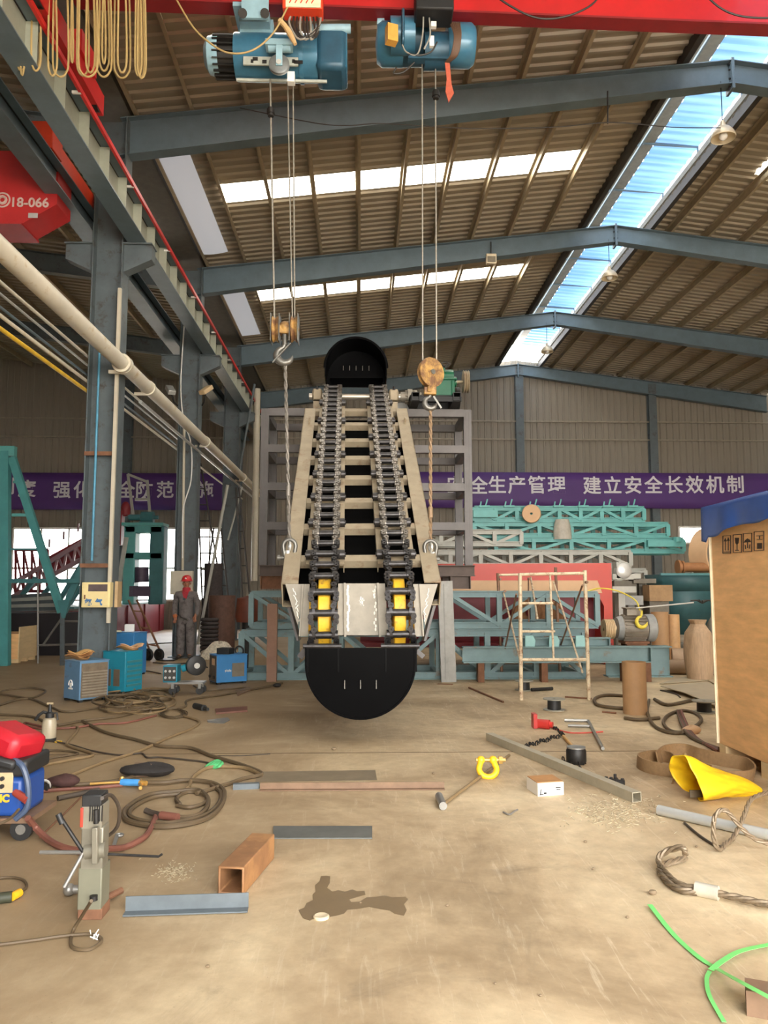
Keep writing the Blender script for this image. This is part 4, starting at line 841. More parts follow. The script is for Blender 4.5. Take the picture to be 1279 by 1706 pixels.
m=MB(); c=P(1095,988,16.6); m.box((c.x,c.y+.1,(c.z-.17)/2),(.42,.36,c.z-.17)); tag(m.build('steel_pedestal',M('dull_steel',(0,0,0))),'dull pedestal under the brown carton behind the motor','pedestal')
GP=M('greyed_tan_pipe',(166,140,112),.55,.1,.14,5)
for (xa,xb,yc,r,l) in ((1107,1170,1097,.125,'short tan pipe lying on the floor, front one of the pair beside the crate'),(1122,1190,1077,.2,'wider tan pipe lying behind the short one beside the crate')):
    Yp=13.6 if r<.15 else 14.2; a=P(xa,yc,Yp); b=P(xb,yc,Yp); m=MB(); m.pipe((a.x,Yp+.1,r+.002),(b.x,Yp-.15,r+.002),r,.015,28); tag(m.build('steel_pipe',GP),l,'pipe')
# hopper, sack, flange, pump
t=thing('hopper','dark teal hopper standing behind the sack near the crate','hopper',P(1150,1040,17.5))
c=P(1150,970,17.5); w=.75; m=MB(); zt_=P(1150,957,17.5).z; zm=P(1150,985,17.5).z; zb3=.45
for za,zb4,wa,wb in ((zt_,zm,w,w*.9),(zm,zb3,w*.9,.25)):
    vs=[V(c.x+sx*q,17.8+sy*q*.7,z) for z,q in ((za,wa),(zb4,wb)) for sx,sy in ((-1,-1),(1,-1),(1,1),(-1,1))]; m.add(vs,[(i,(i+1)%4,(i+1)%4+4,i+4) for i in range(4)])
m.build('hopper_shell',M('hopper_teal',(46,84,88),.5),t,solid=.012)
m=MB(); m.box((c.x,17.8-w*.7,zt_),(2*w+.06,.06,.05)); m.build('rim',TEALD,t)
for sx in (-1,1):
    m=MB(); m.bar((c.x+sx*w*.85,17.8-w*.55,0),(c.x+sx*w*.85,17.8-w*.55,zm),.07,.07); m.build('leg',TEALD,t)
g=P(1172,1066,12.6); m=MB(); m.surf(lambda u,v:V(g.x+(.2+.03*math.sin(PI*min(1,v*1.2))-.09*max(0,min(1,(v-.8)/.12))+.04*max(0,(v-.92)/.08))*math.cos(2*PI*u)*(1+.07*math.sin(10*PI*u)*v+.04*math.sin(4*PI*u+5*v)),12.8+(.2-.09*max(0,min(1,(v-.8)/.12))+.04*max(0,(v-.92)/.08))*math.sin(2*PI*u),v*.98),40,14,cu=True)
m.move(lambda v:v+V(0,0,.0)); tag(m.build('woven_sack',M('woven_tan',(170,142,112),.7,0,.2,10,stretch=(4,4,.6))),'tied tan woven sack standing left of the crate','sack')
m=MB(); q=P(1172,1003,12.7)
for k in range(7): a=2*PI*k/7; m.tube([V(q.x,12.75,q.z-.02),V(q.x+.1*math.cos(a),12.75+.06*math.sin(a),q.z+.03),V(q.x+.2*math.cos(a),12.75+.1*math.sin(a),q.z+.02)],.012,5)
tag(m.build('sack_tie',BC),'dark tie bunched on top of the woven sack','tie')
m=MB(); c=P(1178,925,18.5); m.lathe([(.62,0),(.66,0),(.66,.5),(.62,.5)],c,(.5,-1,0),32,closed=True); tag(m.build('curved_duct',TANP),'tan curved duct ring showing above the teal hopper','duct')
m=MB(); m.rod((c.x,c.y,0),(c.x,c.y,c.z-.6),.1,10); tag(m.build('duct_stand',M('dull_steel',(0,0,0))),'post under the tan duct ring','post')
m=MB(); a=P(1128,945,17.9); b=P(1180,945,17.9); m.rod(a,b,.11,18); m.rod(a,a+V(.05,0,0),.17,18); m.rod(a+V(.1,0,0),a+V(.14,0,0),.15,18); tag(m.build('flanged_pipe',M('rust_tan',(158,108,66),.6,.1)),'rusty flanged pipe lying across the teal hopper top','pipe')
t=thing('pump_unit','pale machine with a silver round motor at the right end of the red girder','pump',P(1040,965,17))
m=MB(); m.box(P(1040,961,17),(.62,.3,.12)); m.box(P(1027,950,17),(.1,.3,.35)); m.build('frame',PALEG,t); m=MB(); m.lathe([(0,0),(.12,0),(.17,.03),(.17,.2),(0,.2)],P(1040,951,16.8),(0,1,0),20); m.build('round_motor',SILVER,t)
m=MB(); m.box(V(P(1040,961,17).x,17.1,P(1040,968,17).z/2),(.5,.3,P(1040,968,17).z)); m.build('pedestal',M('dull_steel',(0,0,0)),t)
for k,(x,y,w_,h_,l) in enumerate(((1036,982,.5,.13,'pale bar lowest at the end of the red girder'),(1052,1000,.4,.2,'grey block behind the motor top'),(1070,968,.5,.1,'thin dark bar below the pale pump unit'))):
    c=P(x,y,16.4+.3*k); m=MB(); m.box(c,(w_,.3,h_)); m.box((c.x,c.y+.1,(c.z-h_/2)/2),(.14,.14,c.z-h_/2)); tag(m.build('machine_base',[PALEG,M('motor_grey',(0,0,0)),M('dull_steel',(0,0,0))][k]),l,'machine part')
# ================================================================ left bay
t=thing('machine_base','long maroon steel base box in the left bay, carrying teal machinery','base',(-8.4,24,0))
m=MB(); m.box((-8.6,24,.5),(3.0,9.0,1.0)); m.build('base_box',MAROON,t,smooth=0)
m=MB(); m.box((-8.6,24,1.02),(3.1,9.1,.05)); m.build('top_flange',TEALD,t)
for k in range(5): m=MB(); m.box((-7.08,20.2+1.9*k,.5),(.05,.05,.95)); m.build('stiffener',MAROON,t)
yK=22.5
t=thing('press_frame','teal machine frame with two openings and a motor on top, on the maroon base','machine',P(238,985,yK))
def kk(x,y,d=0): return P(x,y,yK+d)
for (xa,xb,ya,yb) in ((207,222,876,1007),(250,270,876,1007),(207,270,874,888),(207,270,920,932)):
    a=kk(xa,ya);b=kk(xb,yb)
    m=MB(); m.box(((a.x+b.x)/2,yK+.25,(a.z+b.z)/2),(b.x-a.x,.5,a.z-b.z)); m.build('frame_member',TEALD if xa!=207 else TEAL,t,bevel=.03)
m=MB(); a=kk(203,873); b=kk(272,878); m.box(((a.x+b.x)/2,yK+.3,a.z),(b.x-a.x,.7,.08)); m.build('top_plate',TEAL,t)
m=MB(); m.rod(kk(236,862,.3),kk(256,862,.3),.17,16); m.rod(kk(256,862,.3),kk(264,862,.3),.06,10); m.box(kk(245,872,.3),(.4,.3,.1)); m.rod(kk(215,862,.2),kk(234,862,.2),.09,12); m.build('top_motor',TEALD,t)
m=MB(); m.rod(kk(236,970,.2),kk(236,945,.2),.2,18); m.box(kk(236,985,.2),(.6,.4,.3)); m.build('inner_motor',M('purple_grey_metal',(84,70,88),.5),t)
for (xa,ya,xb,yb) in ((213,790,222,860),(245,800,250,860),(213,790,243,802),(225,832,248,832)): m=MB(); m.bar(kk(xa,ya,.4),kk(xb,yb,.4),.07,.07,(0,1,0)); m.build('top_bracket',PALEG,t)
m=MB(); m.rod(kk(209,848,.2),kk(209,858,.2),.13,16); m.ball(kk(209,848,.2),.14,14,(1,.8,1.6)); m.box(kk(200,880,.2),(.16,.3,1.0)); m.build('red_drum',MAROON,t)
m=MB(); m.bar(kk(196,985),kk(211,895),.12,.1,(0,1,0)); m.build('slanted_strut',PALEG,t)
# inclined maroon conveyor
yC=23.5
def lat(name,label,pts,n,w,mat,cat='conveyor',dp=.8,mw=None):
    (a0,a1),(b0,b1)=pts; t=thing(name,label,cat,P(*a1,yC))
    for dy in (0,dp):
        for p,q in ((a0,b0),(a1,b1)): m=MB(); m.bar(P(*p,yC+dy),P(*q,yC+dy),w*1.3,w*1.3,(0,1,0)); m.build('chord',mat,t,smooth=0)
        for k in range(n+1):
            u=k/n; p=P(*a0,yC+dy).lerp(P(*b0,yC+dy),u); q=P(*a1,yC+dy).lerp(P(*b1,yC+dy),u); m=MB(); m.bar(p,q,w*.7,w*.7,(0,1,0)); m.build('post',mat,t,smooth=0)
            if k<n: q2=P(*a1,yC+dy).lerp(P(*b1,yC+dy),(k+1)/n); m=MB(); m.bar(p,q2,w*.6,w*.6,(0,1,0)); m.build('brace',mat,t,smooth=0)
    return t
PINKG=M('dusty_pink_steel',(150,116,122),.5,0,.12)
t=lat('inclined_conveyor','dusty pink inclined lattice conveyor rising to the near left column',(((22,972),(10,1000)),((200,866),(200,898))),12,.09,PINKG)
m=MB(); m.prism([P(75,930,yC+.4),P(200,862,yC+.4),P(200,890,yC+.4),P(80,958,yC+.4)],(0,.3,0)); m.build('maroon_belt',MAROON,t)
for k in range(5): m=MB(); q=P(82+24*k,912-13*k,yC+.1); m.bar(q,q+V(0,0,.25),.05,.05); m.build('idler_bracket',PINKG,t)
t=lat('lattice_stand','dark maroon lattice frame standing before the left windows',(((26,916),(26,985)),((80,916),(80,985))),4,.08,MAROON,'frame',dp=.5)
for (xa,ya,xb,yb,l) in ((25,985,60,950,'first'),(60,985,95,950,'second'),(95,985,150,905,'third, longest'),(115,985,135,965,'fourth')):
    m=MB(); pA=P(xa,ya+12,yC-1.5); pA.z=1.03; m.bar(pA,P(xb,yb+12,yC-1.5),.12,.1,(0,1,0)); tag(m.build('slanted_leg',TEALD),'dark teal slanted steel leg below the left windows, %s from the frame edge'%l,'leg')
# teal A frame gantry at the left edge
yG=15.5
t=thing('gantry_frame','tall teal A shaped gantry frame at the left edge','frame',P(60,1025,yG))
GTE=M('gantry_teal',(72,142,142),.45,0,.14,3)
for k,(p,q,w,mt) in enumerate((((7,752),(7,1095),.22,GTE),((20,762),(103,1020),.15,GTE),((150,915),(106,1020),.13,TEALD),((0,752),(26,752),.2,TEAL),((22,803),(32,803),.05,TEAL),((20,858),(48,858),.06,TEAL),((12,915),(62,915),.04,TEALD),((14,968),(140,968),.08,TEALD),((104,1015),(104,1098),.08,STEELG))):
    a=P(*p,yG+(0 if k!=2 else .1));b=P(*q,yG+(0 if k!=2 else .1))
    if k in (0,8): b.z=0
    m=MB(); m.bar(a,b,w,w*.7,(0,1,0)); m.build('post' if k in (0,8) else 'slanted_leg' if k in (1,2) else 'rail',mt,t,bevel=.005)
m=MB(); m.prism([P(95,1000,yG-.12),P(116,1000,yG-.12),P(108,1030,yG-.12),P(103,1030,yG-.12)],(0,.03,0)); m.build('foot_plate',TEALD,t)
t=thing('steel_stack','stack of long grey steel sections lying on a dark bench at far left','steel stack',P(60,1070,18.2))
m=MB(); a=P(-60,1022,17.8); b=P(100,1088,17.8); m.box(((a.x+b.x)/2,18.4,(a.z+0)/2),(b.x-a.x,1.2,a.z)); m.build('bench',M('near_black',(34,30,34),.7),t)
for k in range(5):
    m=MB(); a=P(-60,1017-4*k,17.9+.2*k); b=P(104-4*k,1014-6*k,17.9+.2*k); m.chan(a,b,.09,.12,.01); m.build('steel_section',PALEG if k%2 else STEELG,t)
# gas box and scaffold, crate, cabinet
t=thing('gas_box','cream metal gas box with a dark window on the near column','box',P(160,1012,11.3))
a=P(137,970,11.3); b=P(183,1012,11.3); cx=(a.x+b.x)/2; cz=(a.z+b.z)/2; w=b.x-a.x; h=a.z-b.z
CB=M('cream_enamel',(226,206,150),.4,0,.06)
m=MB(); m.box((cx,11.36,cz),(w,.14,h)); m.build('box_body',CB,t,bevel=.008)
m=MB(); m.box((cx,11.285,cz),(w-.04,.012,h-.04)); d=m.build('door',CB,t,bevel=.004)
m=MB(); m.box((cx+.03,11.277,cz+.1),(.27,.006,.1)); m.build('window',M('dark_window',(96,84,84),.2),d)
m=MB(); m.box((cx-.15,11.272,cz-.03),(.015,.02,.06)); m.build('handle',RUST,d)
BLT=M('blue_lettering',(60,110,160),.5)
for ch,dx in (('氧',-.1),('气',.05)): mb=text_mb(ch,.1,.004,.003); place(mb,(cx+dx,11.276,cz-.11),(1,0,0),(0,0,1)); mb.build('character',BLT,d,smooth=0)
m=MB(); m.box(P(192,990,11.7),(.13,.2,.38)); tag(m.build('tan_box',M('tan_enamel',(190,160,118),.5)),'small tan box behind the cream gas box on the near column','box')
t=thing('scaffold_frame','grey tube frame standing before the maroon base at far left','scaffold',G(100,1108))
yF=G(100,1105).y
for p,q in (((63,965),(63,1112)),((105,1012),(105,1075)),((141,965),(141,1100)),((63,1075),(141,1073)),((63,1020),(141,1015)),((72,1074),(106,1025)),((105,1035),(141,1035))):
    m=MB(); a=P(*p,yF);b=P(*q,yF)
    if q[1]>1090: b.z=0
    m.rod(a,b,.022,8); m.build('tube',M('grey_tube',(120,116,110),.45,.4),t)
def crate(name,label,x0,x1,y0,y1,z0,z1,foot=True):
    t=thing(name,label,'crate',((x0+x1)/2,(y0+y1)/2,0)); m=MB(); m.box(((x0+x1)/2,(y0+y1)/2,(z0+z1)/2),(x1-x0,y1-y0,z1-z0)); m.build('crate_body',PLY,t,bevel=.004); return t
g=G(0,1105); t=crate('wooden_crate','small plywood crate on skids at the left edge',g.x-.6,P(30,1080,g.y).x,g.y,g.y+.9,.08,P(20,1056,g.y).z)
m=MB(); xr_=P(30,1080,g.y).x; m.box((xr_+.01,g.y+.45,.4),(.02,.9,.64)); m.build('side_board',PINE,t)
for k in range(3): m=MB(); m.box((xr_-.4,g.y+.1+.35*k,.04),(.8,.1,.08)); m.build('skid',PINE,t)
t=thing('wall_cabinet','white metal cabinet on the second column, behind the person','cabinet',P(302,990,17.0))
a=P(284,951,17.0); b=P(320,991,17.0); m=MB(); m.box(((a.x+b.x)/2,17.06,(a.z+b.z)/2),(b.x-a.x,.12,a.z-b.z)); m.build('cabinet_body',CREAMW,t,bevel=.008); m=MB(); m.box(((a.x+b.x)/2,16.995,(a.z+b.z)/2),(b.x-a.x-.05,.012,a.z-b.z-.05)); m.build('door',CREAMW,t)
# ladders, poles, rolls
def ladder(label,l0,l1,r0,r1,Y,n,mat,rad=.025):
    t=thing('ladder',label,'ladder',P(*l1,Y)); A=[P(*l0,Y+.4),P(*l1,Y),P(*r0,Y+.4),P(*r1,Y)]; A[1].z=0; A[3].z=0;
    for i in (0,2): m=MB(); m.rod(A[i],A[i+1],rad,8); m.build('rail',mat,t)
    for k in range(n): u=(k+.6)/n; m=MB(); m.rod(A[0].lerp(A[1],u),A[2].lerp(A[3],u),rad*.7,8); m.build('rung',mat,t)
DT=M('dark_tube',(70,66,62),.5,.4)
ladder('dark steel ladder leaning behind the second column',(328,772),(340,1046),(334,772),(384,1040),21.5,11,DT)
ladder('dark steel ladder leaning beside the third column, just left of the stand',(393,812),(409,1040),(398,812),(424,1040),21.5,9,DT)
ladder('grey step ladder before the windows behind the second column',(356,880),(330,1046),(368,880),(388,1046),22.3,7,DT)
for p,q,Y,l,r,mt in (((379,808),(330,1038),20.5,'pale pole leaning across the ladders behind the person',.04,PALEG),((424,640),(396,800),22.6,'grey diagonal brace between the third column and the downpipe',.035,STEELG),((403,812),(380,900),22.0,'thin grey pole leaning by the third column',.025,PALEG)):
    m=MB(); a=P(*p,Y); b=P(*q,Y)
    if b.z<1: b.z=r
    m.rod(a,b,r,8); tag(m.build('pole',mt),l,'pole')
MR=M('dark_mesh_roll',(62,54,52),.8,0,.3,20,bump=.4); 
upright(365,1052,992,22,M('brown_drum',(98,70,58),.7,.1,.25,10),'brown rusty drum behind the person, right of the coiled wire','drum',Y=18.3,cat='drum')
t=thing('wire_coil_stack','stack of dark wire coils behind the person','coil stack',P(341,1058,18.0))
for k in range(9): m=MB(); q=G(341,1092); m.torus(V(q.x-.02,18.3,.05+.09*k),(0,.05,1),.17,.045,20,8); m.build('coil',MR,t)
upright(352,985,938,15,MR,'dark tapered stack of mesh in front of the left window','mesh_bundle',Y=21.0,cat='bundle')
m=MB(); c=P(365,1066,16.9); m.surf(lambda u,v:V(c.x+.42*math.cos(2*PI*u)*math.sin(PI*v*.5+.02)*(1+.15*math.sin(8*PI*u+5*v)),16.9+.3*math.sin(2*PI*u)*math.sin(PI*v*.5+.02),.3*math.cos(PI*v*.5)*(1+.25*math.sin(14*u+9*v))),36,14,cu=True); tag(m.build('white_bag_heap',M('crumpled_white',(214,204,184),.6,0,.35,26,bump=.5)),'crumpled white bag heap on the floor under the rusty drum','bag')
m=MB(); c=P(412,1010,15.0); m.lathe([(0,0),(.2,0),(.23,.1),(.2,.45),(0,.5)],V(c.x,15,c.z-.3),(0,0,1),20); tag(m.build('red_hopper',M('rusty_red',(110,56,38),.6)),'rusty red tub behind the left end of the truss','tub')
m=MB(); m.rod((c.x,15,0),(c.x,15,c.z-.29),.1,10); tag(m.build('tub_post',DARK),'short post carrying the rusty red tub','post')
# hand truck
yH=G(262,1100).y
t=thing('hand_truck','two wheeled dark hand truck leaning left, beside the person','hand truck',G(258,1100))
for p,q in (((214,1000),(253,1092)),((228,1000),(272,1096))): m=MB(); m.rod(P(*p,yH+.5),P(*q,yH),.022,8); m.build('rail',RUST,t)
for u in (.2,.5,.8): m=MB(); m.rod(P(214,1000,yH+.5).lerp(P(253,1092,yH),u),P(228,1000,yH+.5).lerp(P(272,1096,yH),u),.016,8); m.build('cross_bar',RUST,t)
for px in (247,265):
    q=P(px,1089,yH-.05); m=MB(); m.torus(V(q.x,q.y,.12),(.5,1,0),.1,.032,22,8); w_=m.build('wheel',BLACK,t); m=MB(); m.rod(V(q.x,q.y,.12)-V(.02,.03,0),V(q.x,q.y,.12)+V(.02,.03,0),.07,14); m.build('wheel_hub',DARK,w_)
m=MB(); q=P(274,1097,yH); m.box((q.x+.1,q.y-.05,.02),(.3,.34,.02)); m.build('toe_plate',DARK,t)
# ================================================================ things on the floor
def gz(x,y,z=0.0): return G(x,y,z)
def cable(pxs,r,label,mat,name='power_cable',cat='cable',k=6,z=None,jit=0):
    pts=[]
    for i,p in enumerate(pxs):
        zz=(p[2] if len(p)>2 else 0)+r+.001; pts.append(G(p[0],p[1],zz))
    m=MB(); m.tube(smooth_path(pts,k),r,7); return tag(m.build(name,mat),label,cat)
def ribbon(pts,h,th,name,mat,label,cat,k=6,flat=False,closed=False,lean=0.0):
    ps=smooth_path(pts,k,closed); m=MB(); n=len(ps); vs=[];fs=[]
    for i,p in enumerate(ps):
        t=(ps[min(i+1,n-1)]-ps[max(i-1,0)]).normalized(); s=t.cross(V(0,0,1)).normalized()
        a=(s if flat else (V(0,0,1)+s*lean).normalized())*h; b=(V(0,0,1) if flat else s)*th
        vs+=[p-a/2*(1 if flat else 0),p+a*(.5 if flat else 1),p+a*(.5 if flat else 1)+b,p-a/2*(1 if flat else 0)+b]
    for i in range(n-1):
        for j in range(4): l=(j+1)%4; fs.append((i*4+j,(i+1)*4+j,(i+1)*4+l,i*4+l))
    fs+=[(0,1,2,3),((n-1)*4+3,(n-1)*4+2,(n-1)*4+1,(n-1)*4)]
    m.add(vs,fs); return tag(m.build(name,mat),label,cat)
RUB=M('brown_rubber_cable',(92,76,54),.6,0,.15,8); RUBL=M('tan_rubber_cable',(130,108,76),.6,0,.15,8); RUBD=M('dark_rubber_cable',(66,56,46),.6,0,.15,8); REDH=M('dusty_red_hose',(120,74,60),.6)
GR=M('ground_steel',(150,148,142),.38,.6,.15,8); GRB=M('brown_flat_steel',(128,102,80),.55,.2,.2,6); BLK=M('dark_plastic',(38,38,38),.5)
# ---- large crate at the right
g=G(1199,1262); cxL=g.x+.0; cyF=g.y
t=thing('wooden_crate','tall plywood crate on skids under a blue tarp, at the right edge','crate',(cxL+1,cyF-1,0))
zC0=P(1197,1238,cyF).z; zC1=P(1173,848,cyF).z; yN=3.9; xR=cxL+2.2
m=MB(); m.box(((cxL+xR)/2,(yN+cyF)/2,(zC0+zC1)/2),(xR-cxL,cyF-yN,zC1-zC0)); m.build('crate_body',PLY,t,bevel=.004)
m=MB(); m.box((cxL+.03,cyF+.006,(zC0+zC1)/2),(.1,.012,zC1-zC0)); m.box((cxL-.003,cyF-.004,(zC0+zC1)/2),(.004,.014,zC1-zC0-.02)); m.build('edge_batten',M('pale_edge',(236,222,190),.6),t)
for k in range(4):
    y=cyF-.06-.72*k; m=MB(); m.box(((cxL+xR)/2+.0,y,zC0/2),(xR-cxL-.0,.12,zC0)); m.build('skid',PINE,t)
m=MB(); m.box((cxL+.25,(yN+cyF)/2,zC0-.03),(.1,cyF-yN-.1,.05)); m.build('skid_runner',PINE,t)
STN=M('black_stencil',(60,42,30),.7)
# handling marks on the side facing the machine (plane x = cxL)
def sp(px,py):
    d=ray(px,py); tt=(cxL-.003)/d.x; return V(0,0,H)+d*tt
def mark(polys,name):
    m=MB()
    for q in polys:
        if len(q)==2: a,b=sp(*q[0]),sp(*q[1]); m.bar(a,b,.004,.008,(1,0,0))
        else: m.prism([sp(*p) for p in q],(-.002,0,0))
    m.build(name,STN,t,smooth=0)
def boxl(x0,x1,y0,y1): return [((x0,y0+ (x0-1205)*-.06),(x1,y0+(x1-1205)*-.06)),((x0,y1+(x0-1205)*-.03),(x1,y1+(x1-1205)*-.03)),((x0,y0+(x0-1205)*-.06),(x0,y1+(x0-1205)*-.03)),((x1,y0+(x1-1205)*-.06),(x1,y1+(x1-1205)*-.03))]
mark(boxl(1204,1217,893,922)+[((1208,900),(1208,917)),((1213,899),(1213,917)),((1206,920),(1215,919)),[(1208,896),(1205.5,902),(1210.5,902)],[(1213,895),(1210.5,901),(1215.5,901)]],'mark_arrows')
mark(boxl(1221,1235,892,921)+[[(1224,896),(1231,896),(1230,905),(1227.5,908),(1225,905)],((1227.6,906),(1227.6,916)),[(1224.5,916),(1230.5,916),(1230.5,917.5),(1224.5,917.5)]],'mark_glass')
mark(boxl(1238,1252,891,920)+[[(1239,904),(1241,900),(1245,897),(1249,899.5),(1251,903)],((1245,903),(1245,913)),((1241,908),(1242,915)),((1249,907),(1248,914))],'mark_umbrella')
mark(boxl(1256,1272,889,919)+[[(1261,905),(1269,904.5),(1269,914),(1261,914.5)],((1260,893),(1270,892)),((1265,893),(1265,898)),((1261,899),(1269,898.5))],'mark_stacking')
# tarp draped over the top
x0,x1,y0,y1=cxL-.05,xR+.05,yN-.05,cyF+.05
tp=MB()
def tarp(u,v):
    y=y1+(y0-y1)*v
    drop=.235+.035*math.sin(9*v+1)+.02*math.sin(23*v)+(.05 if v<.03 else 0)
    w=.02*math.sin(31*v)+.012*math.sin(57*v+2)
    if u<.5: f=u/.5; return V(x0-.012*(1-f)+w*(1-f)*.7-.01,y,zC1+.02-drop*(1-f))
    f=(u-.5)/.5; return V(x0+(x1-x0)*f,y,zC1+.02+.1*math.sin(PI*min(1,f*2.2))*(.5+.5*math.sin(4*v+.6))*(1 if f<.5 else .9))
tp.surf(tarp,24,70)
def tarp2(u,v):
    x=x0+(x1-x0)*v; drop=.2+.04*math.sin(7*v); return V(x,y1+.012+.015*math.sin(26*v)*u,zC1+.02-drop*u)
tp.surf(tarp2,6,40)
tag(tp.build('blue_tarp',TARP,solid=.004),'blue tarp draped over the top of the tall crate','tarp')
# ---- big items front left to right
def flat(pxs,th,name,mat,label,cat='steel plate',z=0.001):
    m=MB(); m.prism([G(x,y,z) for x,y in pxs],(0,0,th)); return tag(m.build(name,mat,bevel=.001),label,cat)
a=G(203,1529);b=G(411,1522); m=MB(); z=V(0,.055,.004); m.angle(a+z,b+z,.055,.07,.006); 
tag(m.build('angle_iron',M('blue_grey_bar',(98,106,110),.5,.15,.14,8)),'blue grey angle iron lying in front of the square tube end','angle iron')
fl_,fr_,br_=G(361,1493),G(406,1491),G(456,1433); d_=(br_-fr_); sz=(fr_-fl_).length*1.02; c0=(fl_+fr_)/2+V(0,0,sz/2+.002); m=MB(); m.rect_tube(c0,c0+V(d_.x*1.0,d_.y*1.08,0),sz,sz,.012)
tag(m.build('square_tube',M('rusted_square_tube',(150,108,72),.6,.2,.2,7,rust=(176,130,84),ramt=.4),bevel=.006),'short rusty square tube with open end, on the floor in front','tube')
flat([(455,1378),(620,1378),(620,1398),(455,1398)],.008,'flat_bar',M('grey_flat_bar',(108,110,106),.45,.4,.15,6),'grey flat bar lying behind the rusty square tube','flat bar')
a=G(432,1319);b=G(741,1317); m=MB(); z=V(0,.05,.002); m.angle(a+z,b+z,.05,.05,.006); tag(m.build('angle_iron',GRB),'long brown angle iron lying across the floor centre','angle iron')
a=G(388,1315);b=G(432,1313); m=MB(); m.bar(a+V(0,0,.02),b+V(0,0,.02),.05,.04); tag(m.build('bar_end',M('blue_grey_bar',(0,0,0))),'short blue grey bar end at the left of the long brown angle iron','bar')
flat([(430,1286),(625,1283),(628,1300),(425,1303)],.002,'thin_sheet',M('thin_sheet_grey',(136,122,100),.5,.2,.15,5),'thin grey sheet lying just behind the long brown angle iron','sheet')
flat([(358,1183),(412,1179),(412,1186),(360,1190)],.02,'steel_offcut',M('red_brown_steel',(112,72,58),.6,.1),'red brown flat offcut lying left of the bucket','offcut')
flat([(345,1200),(380,1196),(383,1200),(372,1206),(346,1204)],.006,'steel_offcut',GR,'thin grey offcut plate in front of the red brown one','offcut')
a=G(781,1147);b=G(838,1171); m=MB(); m.bar(a+V(0,0,.012),b+V(0,0,.012),.025,.02); tag(m.build('steel_strip',RUST),'thin rusty strip lying between the bucket and the white scaffold','strip')
a=G(729,1140);b=G(754,1141); m=MB(); m.bar(a+V(0,0,.006),b+V(0,0,.006),.05,.01); tag(m.build('steel_strip',RUST),'small rusty strip at the foot of the grey upright channel','strip')
# stain and cap
WET=M('wet_concrete',(118,98,70),.3,0,.12,6)
o5=lambda q:[(360+x/2.558,1180+y/2.558) for x,y in q]
pl=[(350,860),(375,850),(385,830),(412,818),(410,795),(424,780),(420,755),(440,738),(446,716),(470,714),(486,716),(484,745),(472,765),(495,782),(520,775),(548,782),(580,772),(600,780),(632,778),(636,795),(600,805),(568,815),(575,826),(612,824),(640,806),(680,804),(716,797),(750,806),(806,803),(818,815),(800,835),(812,860),(800,884),(760,876),(740,862),(700,856),(650,846),(600,856),(560,858),(545,875),(512,884),(480,890),(440,880),(400,905),(370,895)]
m=MB(); m.prism([G(x,y,.0012) for x,y in o5(pl)],(0,0,.0006)); tag(m.build('water_stain',WET,smooth=0),'dark wet stain on the concrete in the foreground','stain')
q=G(535,1529); m=MB(); m.lathe([(0,.0),(.036,.0),(.037,.008),(.03,.012),(.012,.008),(0,.009)],q,(0,0,1),24); tag(m.build('pale_disc',M('pale_cap',(206,190,158),.5)),'small pale round cap at the edge of the wet stain','disc')
# yellow shackle, hammer, box
YS=M('shackle_yellow',(238,186,34),.4,0,.08,6)
t=thing('bow_shackle','yellow bow shackle lying on the floor right of the long angle iron','shackle',G(818,1300))
c=G(813,1286,.05); m=MB(); pts=[]
for i in range(19):
    a=math.radians(150+240*i/18); pts.append(V(c.x+.07*math.cos(a),c.y+.02+.03*math.sin(a),.05+.055*math.sin(a)+.018))
e0,e1=pts[0],pts[-1]; pts=[V(e0.x+.012,e0.y+.02,e0.z+.035)]+pts+[V(e1.x-.012,e1.y+.02,e1.z+.035)]
m.tube(smooth_path(pts,2),.024,10); m.ball(pts[0],.034,10); m.ball(pts[-1],.034,10); m.build('bow',YS,t)
m=MB(); p0,p1=pts[0],pts[-1]; m.rod(p0-V(.04,0,0),p1+V(.1,0,0),.016,10); m.rod(p1+V(.045,0,0),p1+V(.075,0,0),.032,6); m.build('pin',M('shackle_pin',(196,160,90),.4,.4),t)
t=thing('sledge_hammer','hammer with thin brown handle lying by the yellow shackle','hammer',G(738,1342))
a=G(731,1326,.03);b=G(738,1343,.03); m=MB(); m.rod(a,b,.028,10); m.build('hammer_head',GR,t); m=MB(); m.rod(G(738,1340,.02),G(848,1258,.02),.012,8); m.build('handle',RUBL,t)
t=thing('small_carton','small white and brown carton with printed side, open to view on the floor','box',G(912,1326))
A,B,Cc=G(886,1320),G(896,1327),G(939,1324); w=(Cc-B); dd=(A-B)*1.9; hh=.09
BXW=M('printed_white_card',(236,232,224),.6,0,.03); BXB=M('brown_card',(176,128,78),.65)
m=MB(); m.prism([B,Cc,Cc+dd,B+dd],(0,0,hh)); m.build('carton_body',BXW,t); m=MB(); m.prism([v+V(0,0,hh+.001)+ (dd*.06) for v in (B,Cc,Cc+dd*.9,B+dd*.9)],(0,0,.004)); m.build('carton_top',BXB,t)
wn=w.normalized(); n_=wn.cross(V(0,0,1)); m=MB()
for (u,z0_,u2,z2) in ((.1,.015,.12,.05),(.06,.012,.2,.012)): m.bar(B+w*u+V(0,0,z0_)+n_*.002,B+w*u2+V(0,0,z2)+n_*.002,.006,.004,n_)
m.box(B+w*.27+V(0,0,.02)+n_*.002,(.02,.004,.012))
for k in range(3): m.box(B+w*(.72+.06*k)+V(0,0,.055)+n_*.002,(.015,.004,.008)); m.box(B+w*(.74+.05*k)+V(0,0,.04)+n_*.002,(.012,.004,.006))
m.build('print_mark',BLK,t)
